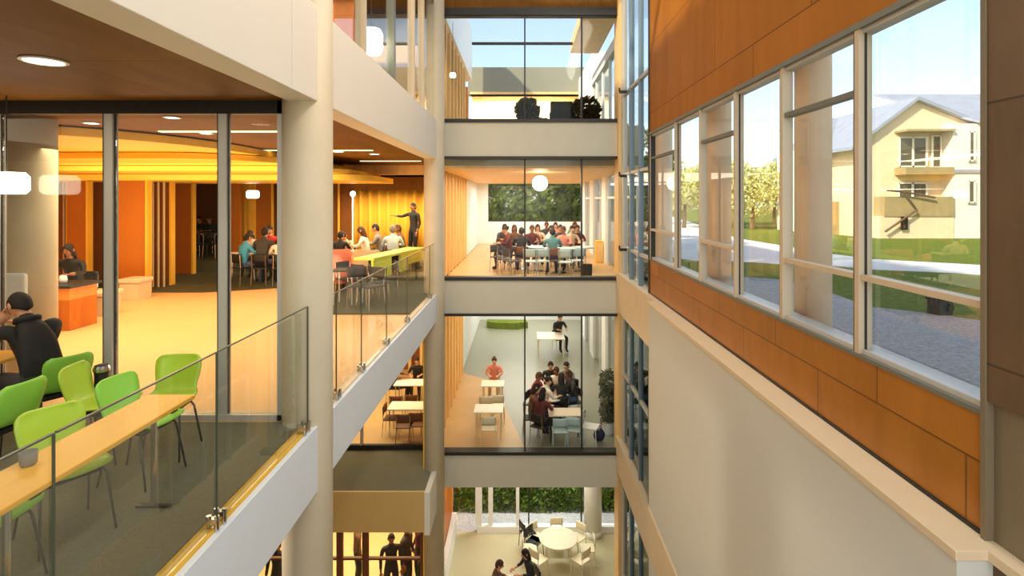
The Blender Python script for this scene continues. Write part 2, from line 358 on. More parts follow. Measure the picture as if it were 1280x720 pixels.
sbox('wall_right', 'greytan', (XR+.015, 2.60, .2, 2.84, LED, 1.125), 'dark brown lower panel at the right edge', 'wall')
sbox('trim_11', 'greytan', (XR-.03, XR+.02, 2.84, 2.87, LED, 9), 'grey metal edge strip beside the dark brown wall', 'trim')
sbox('trim_9', 'ledge', (2.30, 2.60, .2, 2.76, LED-.05, LED), 'narrow pale ledge at the lower right corner', 'ledge')
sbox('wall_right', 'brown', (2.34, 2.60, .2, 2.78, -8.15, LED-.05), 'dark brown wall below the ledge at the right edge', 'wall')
# right window band
def window_band():
    w = empty('window_1', (0, 0, 0), 0, 'long band of right-hand windows with metal mullions looking on to the lawn', 'window', kind='structure')
    ys = [2.87, 4.0, 5.14, 6.28, 7.50, 8.72, 10.38]
    x0, x1 = 2.375, 2.47
    MB().box(2.365, x1, Y0, Y1, SILL-.02, SILL+.008).box(2.365, x1+.02, Y0, Y1, TOP-.015, TOP+.03).build('frame', 'tealframe', w)
    MB().box(2.40, 2.56, Y0, Y1, SILL+.008, SILL+.04).build('sill', 'alu', w)
    MB().box(2.40, 2.50, Y0, Y1, TOP-.045, TOP-.015).build('head', 'alu', w)
    for i, y in enumerate(ys):
        b = MB(); q = MB()
        if i in (1, 3, 5): b.box(x0, x1, y-.055, y-.002, SILL, TOP); q.box(x0+.012, x1, y+.004, y+.011, SILL, TOP).box(x0+.012, x1, y+.02, y+.028, SILL, TOP).box(x0+.04, x0+.055, y-.063, y-.056, SILL, TOP); b.box(x0+.02, x1, y+.012, y+.02, SILL, TOP).box(x0+.02, x1, y+.028, y+.045, SILL, TOP)
        elif i == 0: b.box(x0, x1, y, y+.03, SILL, TOP); q.box(x0+.01, x1, y+.03, y+.036, SILL, TOP)
        elif i == 6: b.box(x0, x1, y-.04, y, SILL, TOP); q.box(x0+.01, x1, y-.048, y-.041, SILL, TOP)
        else: b.box(x0, x1, y-.045, y-.008, SILL, TOP).box(x0+.01, x1, y+.008, y+.035, SILL, TOP); q.box(x0+.012, x1, y-.007, y+.007, SILL, TOP).box(x0+.012, x1, y+.036, y+.043, SILL, TOP)
        m = b.build('mullion', 'beigemetal', w); q.build('gasket', 'dark', m)
    for i in range(6):
        MB().box(2.445, 2.451, ys[i]+.03, ys[i+1]-.03, SILL+.02, TOP-.02).build('pane', 'winglass', w)
        if i in (1, 3, 5):
            MB().box(2.39, 2.47, ys[i]+.03, ys[i+1]-.03, EYE+.75, EYE+.79).build('transom', 'tealframe', w)
        if i in (0, 1, 3, 5):
            MB().box(2.385, 2.47, ys[i]+.03, ys[i+1]-.03, EYE-.565, EYE-.525).build('transom', 'beigemetal', w)
window_band()
# full-height glazing between wood wall and far end, on the right
def right_glazing():
    w = empty('window_2', (0, 0, 0), 0, 'tall narrow glazed strip between the wood wall and the far end', 'window', kind='structure')
    x0, x1 = 2.36, 2.46
    for y, h, m in ((10.42, .035, 'dark'), (11.3, .03, 'steel'), (12.25, .06, 'steel'), (13.1, .05, 'alu')):
        MB().box(x0, x1, y-h, y+h, -8.15, 9).build('mullion', m, w)
    for z in (-6.6, -1.9, 1.05, 2.75, 4.6):
        MB().box(x0+.01, x1-.01, 10.45, 13.4, z-.03, z+.03).build('transom', 'alu', w)
    for a, b, m in ((-8.15, -4.3, 'glassteal'), (-3.5, -.5, 'glassteal'), (.42, 9, 'glass')):
        MB().box(2.405, 2.413, 10.45, 13.4, a, b).build('pane', m, w)
right_glazing()
sbox('trim_12', 'woodfin', (2.30, 2.42, 13.3, 13.9, -8.15, 9), 'golden wood post at the far right corner of the atrium', 'trim')
sbox('trim_13', 'ledge', (2.27, 2.50, 9.55, 13.45, -.48, LED), 'pale tan floor edge in front of the tall glazed strip, upper', 'beam')
sbox('trim_13', 'ledge', (2.27, 2.50, 9.55, 13.45, -4.25, -3.5), 'pale tan floor edge in front of the tall glazed strip, lower', 'beam')
for py in (115, 220, 312):
    z = WZ(py, 12.6)
    o = MB().box(2.2, 2.36, 12.55, 12.62, z-.03, z+.03).path([(2.2, 12.585, z), (2.2, 12.585, z+.09)], .02).build('wall_bracket', 'dark')
    tag(o, {115: 'small dark bracket on the tall glazing, topmost of three', 220: 'small dark bracket on the tall glazing, middle of three', 312: 'small dark bracket on the tall glazing, lowest of three'}[py], 'bracket')
# roof of the atrium: solid edge with a skylight
sk = empty('window_3', (0, 0, 0), 0, 'glazed skylight above the atrium', 'window', kind='structure')
MB().box(-2.1, 3, -3.2, 13.9, 9.05, 9.07).build('pane', 'glass', sk)
for y in (-3, -.4, 2, 4.4, 6.8, 9.2, 11.6, 13.8): MB().box(-2.1, 3, y-.05, y+.05, 8.95, 9.15).build('mullion', 'alu', sk)
sbox('wall_left', 'cream', (-2.35, -2.1, -3.2, 13.8, 6.9, 9.2), 'upper left wall above the top floor ceiling', 'wall')
# ------------------------------------------------------------------ left glass wall (transverse, 5.5 m away)
def glass_wall():
    w = empty('window_4', (0, 0, 0), 0, 'floor-to-ceiling glass wall with aluminium posts behind the green chairs', 'window', kind='structure')
    D = 5.5
    xs = [WX(p, D) for p in (-150, -2, 139, 281)]
    xe = -2.33
    MB().box(-9, xe, D-.05, D+.06, WZ(143, D), 3.12).build('head', 'dark', w)
    MB().box(-9, xe, D-.05, D+.06, .0, .055).build('sill', 'alu', w)
    for x in [xs[0]-1.12]+xs:
        b = MB().box(x-.045, x+.035, D-.04, D+.05, .05, WZ(143, D)).build('post', 'alu', w)
        MB().box(x+.035, x+.042, D-.012, D+.02, .05, WZ(143, D)).build('gasket', 'dark', w)
        MB().box(x-.052, x-.045, D-.045, D+.05, .05, WZ(143, D)).build('gasket', 'dark', w)
    xx = [xs[0]-1.12]+xs+[xe]
    for a, b in zip(xx, xx[1:]): MB().box(a+.05, b-.05, D-.005, D+.005, .055, WZ(143, D)).build('pane', 'glass', w)
    MB().box(-2.38, -2.33, D-.05, D+.06, .0, 3.12).build('post', 'alu', w)
glass_wall()
# glass railing
def railing(y0, y1, joints, label, clamps, top=1.15, z0=0, x=-2.0):
    r = empty('glass_railing', (x, (y0+y1)/2, z0), 0, label, 'railing')
    e = [y0]+joints+[y1]
    for a, b in zip(e, e[1:]):
        g = MB().box(-.006, .006, a+.006-(y0+y1)/2, b-.006-(y0+y1)/2, .03, top).build('glass_panel', 'glassrail', r)
        q = MB(); o = (y0+y1)/2
        q.box(-.007, .007, b-.009-o, b-.005-o, .03, top); q.box(-.007, .007, a+.006-o, b-.006-o, top-.001, top+.007)
        q.build('panel_edge', 'glassedge', g)
    for c in clamps:
        for dy in (-.045, .045):
            k = MB().path([(-.03, c+dy-o, .0), (-.03, c+dy-o, .10)], .016, 10).path([(.022, c+dy-o, .0), (.022, c+dy-o, .10)], .016, 10).box(-.035, .03, c+dy-.02-o, c+dy+.02-o, .055, .085)
            k.build('clamp', 'chrome', r, smooth=False)
    return r
railing(.9, 5.24, [2.4, 3.68], 'near frameless glass railing in front of the green chairs', [1.6, 2.42, 3.68, 5.15])
railing(5.80, 13.25, [6.05, 7.0, 8.3, 9.8, 12.2], 'frameless glass railing beyond the near round column', [6.05, 7.0, 8.3, 9.8, 12.2])
# top floor balustrade posts
tb = empty('glass_railing', (-2.0, 9, 4.0), 0, 'top floor glazing behind the overhead beam with tall posts', 'railing')
for px, h in ((455, .05), (492, .06), (517, .05), (529, .05)):
    d = -1.97*700/(px-652)
    MB().box(-.07, .05, d-9-h, d-9+h, 0, 2.62).build('post', 'beigemetal' if px != 492 else 'tealframe', tb)
MB().box(-.006, .006, -3.0, 4.0, 0, 2.6).build('glass_panel', 'glass', tb)
o = MB().path([(-1.98, 5.2, 3.99), (-1.98, 5.2, 4.09)], .012).ball((-1.98, 5.2, 4.14), .055, n=16, m=10).path([(-1.98, 5.2, 4.12), (-1.98, 5.75, 4.12)], .012).build('rail_fitting', 'chrome', smooth=True)
tag(o, 'round chrome rail fitting on top of the overhead cream beam', 'fitting')
# ------------------------------------------------------------------ far end windows
def far_window(n, z0, z1, mull, label, sill=True, transom=None):
    w = empty('window_%d' % n, (0, 0, 0), 0, label, 'window', kind='structure')
    y = FAR+.15
    for px in mull: MB().box(WX(px, y)-.018, WX(px, y)+.018, y-.04, y+.04, z0, z1).build('mullion', 'dark', w)
    if sill: MB().box(XL, XR, y-.22, y+.05, z0-.03, z0+.05).build('sill', 'dark', w)
    MB().box(XL, XR, y-.22, y+.05, z1-.03, z1+.03).build('head', 'dark', w)
    if transom: MB().box(WX(590, y), WX(716, y), y-.03, y+.03, WZ(56, y), WZ(53, y)).build('transom', 'dark', w)
    xs = [XL]+[WX(p, y) for p in mull]+[XR-.08]
    for a, b in zip(xs, xs[1:]): MB().box(a+.02, b-.02, y-.004, y+.004, z0+.02, z1-.02).build('pane', 'winglass', w)
far_window(5, 4.05, 6.62, [656, 727], 'top far window looking out on to the terrace and sky', transom=True)
far_window(6, .25, 3.17, [656, 727], 'far window of the middle level, looking into the dining room')
far_window(7, -3.95, -.61, [656, 727], 'far window of the lower cafe')
# mid-level dining room sides (behind the far end)
def fins(y0, y1, z0, z1, n, label, x=-2.12, m='woodfin'):
    sbox('wall_left', m, (x-.3, x-.12, y0, y1, z0, z1), label+', backing panel', 'wall')
    for i in range(n):
        y = y0+(y1-y0)*(i+.5)/n
        o = sbox('trim_14', m, (x-.12, x+.05, y-.06, y+.06, z0, z1), label, 'fin'); o['group'] = label
fins(14.2, 21.5, 0, 2.94, 9, 'golden vertical wood fin on the left of the far dining room')
fins(14.2, 20.2, -4.05, -.62, 8, 'golden vertical wood fin on the left of the lower cafe')
fins(14.2, 21, 4.0, 7.0, 8, 'golden vertical wood fin on the left of the terrace')
sbox('wall_left', 'whitepaint', (-2.45, -2.12, 21.5, 27.4, 0, 2.94), 'white left wall at the back of the far dining room', 'wall')
sbox('wall_left', 'whitepaint', (-2.5, -2.15, 20.2, 29, -4.05, -.6), 'white left wall at the back of the lower cafe', 'wall')
sbox('wall_left', 'whitepaint', (-2.4, -2.07, 14.0, 23.4, 7.1, 9.2), 'white wall above the wood fins on the terrace', 'wall')
# back walls
YB = 27.4
sbox('wall_back', 'whitepaint', (-2.3, 3.2, YB, YB+.3, 0, WZ(277, YB)), 'white wall under the hedge window', 'wall')
sbox('wall_back', 'whitepaint', (-2.3, WX(610, YB), YB, YB+.3, WZ(277, YB), 3), 'white pier left of the hedge window', 'wall')
sbox('wall_back', 'whitepaint', (WX(727, YB), 3.4, YB, YB+.3, WZ(277, YB), 3), 'white pier right of the hedge window', 'wall')
w = empty('window_8', (0, 0, 0), 0, 'wide window at the back showing the hedge', 'window', kind='structure')
MB().box(WX(610, YB), WX(727, YB), YB+.1, YB+.11, WZ(277, YB), 3).build('pane', 'glass', w)
MB().box(WX(610, YB), WX(727, YB), YB, YB+.12, WZ(277, YB), WZ(276, YB)+.02).build('frame', 'dark', w)
# right side of far dining room: white piers and glazing
def right_side(z0, z1, lab):
    for i, (y, h) in enumerate(((19.2, .9), (22.5, 1.1), (25.5, 1.3))):
        sbox('wall_right', 'whitepaint', (2.80, 3.1, y-h/2, y+h/2, z0, z1), 'white pier on the right side of the %s, %s' % (lab, ('nearest', 'middle', 'farthest')[i]), 'wall')
    w = empty('window_%d' % (9 if z0 > -1 else 10), (0, 0, 0), 0, 'tall side glazing of the %s with green planting outside' % lab, 'window', kind='structure')
    for y in (13.95, 15.4, 16.9, 18.7, 20.5, 23.9): MB().box(2.86, 2.93, y-.03, y+.03, z0, z1).build('mullion', 'whitepaint', w)
    MB().box(2.86, 2.93, 13.95, 27, z1-.75, z1-.68).build('transom', 'whitepaint', w)
    MB().box(2.89, 2.896, 13.95, 27, z0, z1).build('pane', 'glass', w)
right_side(0, 2.94, 'far dining room'); right_side(-4.05, -.62, 'lower cafe')
sbox('wall_right', 'whitepaint', (2.45, 3.1, 19.4, 24, 4.0, 7.3), 'white end wall on the right of the terrace', 'wall')
sbox('trim_15', 'whitepaint', (2.42, 2.6, 13.95, 19.4, 6.1, 6.4), 'white rail over the terrace side glazing', 'trim')
w = empty('window_11', (0, 0, 0), 0, 'terrace side glazing on the right', 'window', kind='structure')
for y in (14.6, 15.8, 17.2, 18.6): MB().box(2.46, 2.54, y-.03, y+.03, 4, 6.1).build('mullion', 'whitepaint', w)
MB().box(2.5, 2.506, 13.95, 19.4, 4, 6.1).build('pane', 'glass', w)
o = sbox('ceiling', 'woodfin', (1.62, 2.55, 13.95, 18.6, 7.02, 7.4), 'golden wood soffit on the right above the terrace', 'ceiling')
# terrace back: white beam over warm lit wall
d = 24.0
sbox('trim_16', 'greyfloor', (-2.3, 3.0, d, d+.5, WZ(118, d), WZ(84, d)), 'grey-white parapet beam across the back of the terrace', 'beam')  # grey floor material puts the shade on this white beam into its colour
sbox('wall_back', 'creamfab', (-2.3, 3.0, d+1.6, d+1.8, 4, WZ(118, d)+.1), 'warm lit yellow wall at the back of the terrace', 'wall')
sbox('trim_16', 'woodfin', (-2.2, 3.0, d-.02, d+1.6, WZ(118, d), WZ(115, d)), 'thin wood edge below the terrace parapet beam', 'trim')
# lower cafe back
sbox('wall_back', 'whitepaint', (-2.3, 3.4, 29, 29.3, -4.05, -.6), 'white back wall of the lower cafe, added for the bright outdoors', 'wall')  # added wall, lit white to stand in for the bright outdoors
cb = MB().prism([(-1.7, 27.2), (-1.2, 26.9), (-.3, 26.8), (.3, 27.1), (.2, 27.6), (-1.7, 27.7)], -4.05, -3.75).build('planter_bench', 'grass')
tag(cb, 'low curved green planter at the back of the lower cafe', 'planter')
# bottom level back: windows, ivy wall
yb = 17.3
sbox('trim_17', 'whitepaint', (WX(596, yb), 3.6, yb, yb+.2, -8.15, -8.15+.2), 'white window sill wall at the back of the bottom level', 'trim')
o = S(MB().lathe([(.27, -7.95), (.27, -4.8)], (WX(741, yb-.1), yb-.1, 0), 32).build('column', 'whitepaint'), 'stout white round column in front of the ivy', 'column')
o2 = S(MB().lathe([(.27, -8.15), (.27, -7.95)], (WX(741, yb-.1), yb-.1, 0), 32).build('column', 'whitepaint'), 'foot of the stout white round column', 'column'); smooth_sides(o); smooth_sides(o2)
w = empty('window_12', (0, 0, 0), 0, 'bottom level back window with white frames before the ivy', 'window', kind='structure')
for px, h in ((598, .10), (613, .07), (647, .05), (661, .02), (727, .02)):
    MB().box(WX(px, yb)-h, WX(px, yb)+h, yb+.05, yb+.15, -7.95, -4.8).build('mullion', 'whitepaint' if h > .03 else 'dark', w)
MB().box(WX(596, yb), 3.6, yb+.1, yb+.106, -7.95, -4.8).build('pane', 'glass', w)
sbox('wall_back', 'olive', (-2.3, 4, 18.9, 19.1, -8.4, -4.8), 'garden wall covered with ivy behind the bottom level', 'wall')
sbox('wall_left', 'orangewood', (-2.32, -2.16, 13.8, 17.6, -8.15, -4.8), 'left wood wall of the bottom level', 'wall')
sbox('trim_18', 'whitepaint', (-2.14, -2.0, 14.2, 17.3, -8.15, -7.5), 'white handrail wall along the left of the bottom level', 'trim')
# ------------------------------------------------------------------ room behind the glass wall
def tier(pts, z0, z1, lab):
    return tag(MB().prism(pts, z0, z1).build('ceiling_canopy', 'yellow', bevel=.01), lab, 'ceiling canopy')
def rounded(xr, y0, y1, r, xl=-13.9, n=10):
    p = [(xl, y0)]
    for i in range(n+1):
        a = -PI/2+PI/2*i/n; p.append((xr-r+r*math.cos(a), y0+r*1.6+r*1.6*math.sin(a)))
    p += [(xr, y1), (xl, y1)]
    return p
tier(rounded(-4.9, 6.9, 15.5, 1.9), 2.98, 3.10, 'yellow ceiling canopy, uppermost wide layer with curved edge')
tier(rounded(-4.4, 9.6, 15.5, 1.7), 2.86, 2.97, 'yellow ceiling canopy, second layer from the top')
tier(rounded(-3.9, 11.4, 15.5, 1.3), 2.75, 2.85, 'yellow ceiling canopy, third layer from the top')
tier(rounded(-3.55, 12.7, 15.5, .7), 2.60, 2.74, 'yellow ceiling canopy, lowest layer just above the orange panels')
# orange partitions: px range, distance, material
parts = [(60, 84, 13.9, 'rust', 'rust brown panel left of the seated person'), (84, 109, 13.5, 'orange', 'orange panel behind the seated person'), (112, 146, 14.3, 'rust', 'rust brown recess between the two left orange panels'),
         (146, 183, 13.1, 'orange', 'broad orange panel nearest the middle of the glass wall'), (186, 213, 14.2, 'rust', 'brown recess with pale strips right of the broad orange panel'),
         (212, 240, 16.3, 'orange', 'orange panel set farther back beside the dark opening')]
for a, b, d, m, lab in parts:
    z0 = .28 if d > 16.8 else 0
    o = sbox('partition', m, (WX(a, d), WX(b, d), d, d+.12, z0, 2.6 if d < 15.5 else 3.12), lab, 'partition'); o['kind'] = 'structure'
    MB().box(WX(b, d), WX(b, d)+.05, d-.05, d+.12, z0, 2.6 if d < 15.5 else 3.12).build('edge_strip', 'curtain', o)
for px in (80, 191, 198, 205):
    o = sbox('trim_19', 'creamfab', (WX(px, 13.85)-.015, WX(px, 13.85)+.015, 13.83, 13.87, 0, 2.6), 'thin pale vertical strip among the orange panels', 'trim'); o['group'] = 'thin pale strips'
# back partitions right of opening
for a, b, d, m, lab in ((278, 300, 17.5, 'orange', 'orange curtain panel left of the small pendant lamp'), (300, 320, 18.5, 'curtain', 'yellow strip curtain behind the small pendant lamp'), (320, 341, 18.5, 'orange', 'orange panel behind the person in red'),
                        (341, 442, 18.8, 'rust', 'rust wood wall behind the near round column'), (236, 278, 21.0, 'rust', 'dim rust wall at the back of the opening')):
    o = sbox('partition', m, (WX(a, d), WX(b, d), d, d+.12, .28, 3.12), lab, 'partition')
for px, d in ((301, 18.4), (307, 18.4), (313, 18.4), (341, 18.4), (424, 18.7)):
    o = sbox('trim_20', 'curtain', (WX(px, d)-.03, WX(px, d)+.03, d-.06, d, .28, 3.12), 'narrow yellow upright on the back wall', 'trim'); o['group'] = 'narrow yellow uprights'
def curtain(x0, x1, y, z0, z1, label, m='curtain', amp=.09, wl=.3):
    rows = []; n = int((x1-x0)/wl*8)
    for z in (z0, (z0+z1)/2, z1):
        rows.append([(x0+(x1-x0)*i/n, y+amp*math.sin(i*2*PI/8)+.03*math.sin(i*.7), z) for i in range(n+1)])
    o = MB().grid(rows).build('curtain', m, smooth=True, solid=.01)
    return tag(o, label, 'curtain')
curtain(WX(444, 18.8), -2.35, 18.7, .28, 2.5, 'pleated yellow curtain behind the diners, right of the white lamp post')
sbox('trim_21', 'woodceil', (WX(440, 17), -2.3, 17, 17.3, 2.45, 2.85), 'brown wood bulkhead above the yellow curtain', 'trim')
sbox('trim_21', 'woodfin', (WX(440, 15.6), -2.3, 15.6, 15.9, 2.86, 3.12), 'lighter wood bulkhead band under the ceiling near the far column', 'trim')
lp = empty('lamp_post', (WX(441, 16.4), 16.4, .28), 0, 'slender white glowing lamp post left of the yellow curtain', 'lamp')
MB().lathe([(.1, 0), (.1, .02), (.02, .04)], n=16).build('base', 'alu', lp); MB().path([(0, 0, .03), (0, 0, 2.0)], .025, 10).build('pole', 'whitepaint', lp); MB().ball((0, 0, 2.05), .08).build('lamp_head', 'lamp', lp, smooth=True)
# white panel on the column, counter, benches
o = MB().box(-.16, .16, -.03, .03, 0, .3).build('notice_panel', 'whitepaint', bevel=.03, loc=(-5.78, 6.36, EYE-1.13)); tag(o, 'white rounded panel fixed low on the column behind the glass', 'panel')
ct = empty('reception_desk', (WX(72, 9.3), 9.2, 0), 0, 'orange-brown wooden desk behind the glass at far left, with dark top', 'desk')
MB().box(-1.6, .28, 0, .6, 0, .70).build('body', 'orangewood', ct, bevel=.01); MB().box(-1.65, .33, -.05, .65, .70, .74).build('desktop', 'black', ct)
def bench(px0, px1, d, lab):
    x0, x1 = WX(px0, d), WX(px1, d)
    r = empty('bench', ((x0+x1)/2, d+.25, 0), 0, lab, 'bench'); h = (x1-x0)/2
    MB().box(-h+.03, h-.03, -.22, .22, 0, .36).build('body', 'creamfab', r); MB().box(-h, h, -.25, .25, .36, .45).build('seat', 'beigetop', r, bevel=.02)
bench(97, 131, 10.3, 'low cream bench block beside the wooden desk'); bench(146, 173, 12.0, 'low cream bench block in front of the broad orange panel')
o = MB().lathe([(.05, 0), (.055, .02), (.055, .62), (.062, .64), (.062, .67), (.03, .7)], (0, 0, 0), 20).build('waste_bin', ['black'], loc=(WX(127, 4.95), 4.95, 0)); tag(o, 'slim black bin with silver rim in front of the aluminium post', 'bin')
q = MB().lathe([(.064, .64), (.066, .665), (.055, .69), (.064, .64)], (0, 0, 0), 20).build('rim', 'chrome', o); tag(q, 'silver rim')
# lower left interior, levels B and D
sbox('wall_right', 'yellow', (-2.32, -2.2, 13.3, 24, -4.05, -.66), 'golden wood wall closing the lower left cafe', 'wall')
sbox('trim_22', 'yellow', (WX(529, 12.9), WX(539, 12.9), 12.9, 13.0, -8.1, -.66), 'golden wood upright beside the far column', 'trim')
sbox('wall_back', 'rust', (-14, -2.3, 20.5, 20.7, -4.05, -.66), 'brown back wall of the lower left cafe', 'wall')
for k in range(12):
    x = -7+.42*k
    o = sbox('trim_23', 'woodfin', (x-.05, x+.05, 20.3, 20.5, -4.05, -.66), 'golden vertical fin on the back wall of the lower left cafe', 'fin'); o['group'] = 'fins in the lower left cafe'
w = empty('window_13', (0, 0, 0), 0, 'bottom left window with dark transom and warm light behind', 'window', kind='structure')
for px, h in ((425, .07), (457, .07), (528, .05)): MB().box(WX(px, 13.2)-h, WX(px, 13.2)+h, 13.15, 13.25, -8.15, -4.9).build('mullion', 'brownchair', w)
MB().box(-9, WX(533, 13.2), 13.16, 13.24, WZ(699, 13.2), WZ(696.5, 13.2)).build('transom', 'brownchair', w)
MB().box(-9, -2.2, 13.2, 13.206, -8.15, -4.9).build('pane', 'glass', w)
sbox('wall_back', 'curtain', (-14, -2.33, 18.2, 18.4, -8.15, -4.9), 'bright yellow rear wall of the bottom left room', 'wall')
w = empty('window_14', (0, 0, 0), 0, 'lower left cafe glass wall with slim post', 'window', kind='structure')
MB().box(-9, -2.3, 13.92, 13.93, -3.93, -.66).build('pane', 'glass', w); MB().box(WX(452, 13.9)-.03, WX(452, 13.9)+.03, 13.88, 13.97, -3.95, -.66).build('mullion', 'alu', w)
# top-left rooms on level C
sbox('wall_back', 'orangewood', (-9, WX(446, 12.4), 12.2, 12.4, 4, 6.6), 'orange panel wall on the top floor behind the overhead beam', 'wall')
sbox('wall_back', 'white', (WX(446, 13.2), -2.3, 13.4, 13.6, 5.9, 6.6), 'pale bulkhead on the top floor', 'wall')
sbox('wall_back', 'woodfin', (WX(446, 14.5), WX(520, 14.5), 14.5, 14.7, 4, 6.6), 'golden wood rear wall of the top floor', 'wall')
# ------------------------------------------------------------------ furniture builders
def shell_chair(mat, label, loc, rz, group=None, first={}):
    key = mat
    if key not in first:
        r = empty('shell_chair')
        rows = []
        prof = [(-.21, .437, .165), (-.20, .452, .185), (-.10, .447, .198), (.02, .438, .200), (.12, .442, .196), (.175, .462, .180), (.205, .50, .168), (.222, .55, .172), (.236, .61, .184), (.252, .68, .192), (.262, .73, .188), (.268, .76, .168), (.27, .775, .135)]
        for y, z, w in prof:
            row = []
            for k in range(9):
                t = -1+k/4
                up = .018*t*t if z < .47 else 0
                fw = -.03*t*t if z >= .47 else 0
                row.append((w*t, y+fw, z+up))
            rows.append(row)
        MB().grid(rows).build('seat_shell', mat, r, smooth=True, solid=.014)
        MB().box(-.15, .15, -.14, .14, .385, .43).build('seat_bracket', 'black', r, bevel=.01)
        for sx in (-1, 1):
            for (y0, y1) in ((-.12, -.20), (.10, .21)):
                MB().path([(sx*.11, y0, .415), (sx*.16, y0, .40), (sx*.175, y0+(y1-y0)*.2, .36), (sx*.20, y1, .006)], [.009, .009, .009, .008], 8).build('leg', 'legmetal', r, smooth=True)
        first[key] = r
    else: r = copy_tree(first[key])
    r.location = loc; r.rotation_euler = (0, 0, rz)
    return tag(r, label, 'chair', group or 'lime green shell chairs')
def simple_chair(kind, label, loc, rz, group, first={}):
    seatm, legm = kind
    if kind not in first:
        r = empty('cafe_chair')
        MB().box(-.20, .20, -.21, .20, .43, .46).build('seat', seatm, r, bevel=.012)
        rows = [[(.19*t, .20+.03*(z-.5)-.025*t*t, z) for t in (-1, -.5, 0, .5, 1)] for z in (.58, .66, .74, .80)]
        MB().grid(rows).build('backrest', seatm, r, smooth=True, solid=.018)
        for sx in (-1, 1):
            MB().path([(sx*.17, -.17, .43), (sx*.19, -.20, .005)], .011, 6).build('leg', legm, r)
            MB().path([(sx*.17, .21, .78), (sx*.17, .19, .45), (sx*.19, .22, .005)], .011, 6).build('leg', legm, r)
        first[kind] = r
    else: r = copy_tree(first[kind])
    r.location = loc; r.rotation_euler = (0, 0, rz)
    return tag(r, label, 'chair', group)
def table(shape, loc, label, top='whitetop', leg='chrome', r=.45, w=.8, d=.8, h=.74, rz=0, pedestal=True, legs4=False):
    t = empty('round_table' if shape == 'round' else 'table', loc, rz, label, 'table')
    if shape == 'round': MB().lathe([(.001, h-.035), (r-.01, h-.035), (r, h-.02), (r, h-.005), (r-.008, h), (.001, h)], n=40).build('tabletop', top, t)
    else: MB().box(-w/2, w/2, -d/2, d/2, h-.035, h).build('tabletop', top, t, bevel=.008)
    if legs4:
        a, b = (w/2-.06, d/2-.06) if shape != 'round' else (r*.6, r*.6)
        for sx in (-1, 1):
            for sy in (-1, 1): MB().path([(sx*a, sy*b, h-.03), (sx*a, sy*b, .004)], .018, 8).build('leg', leg, t)
    else:
        MB().path([(0, 0, h-.03), (0, 0, .02)], .035, 12).build('pedestal', leg, t)
        MB().lathe([(.001, .03), (.05, .03), (.24, .012), (.25, .004), (.001, .004)], n=24).build('base', leg, t)
    return t
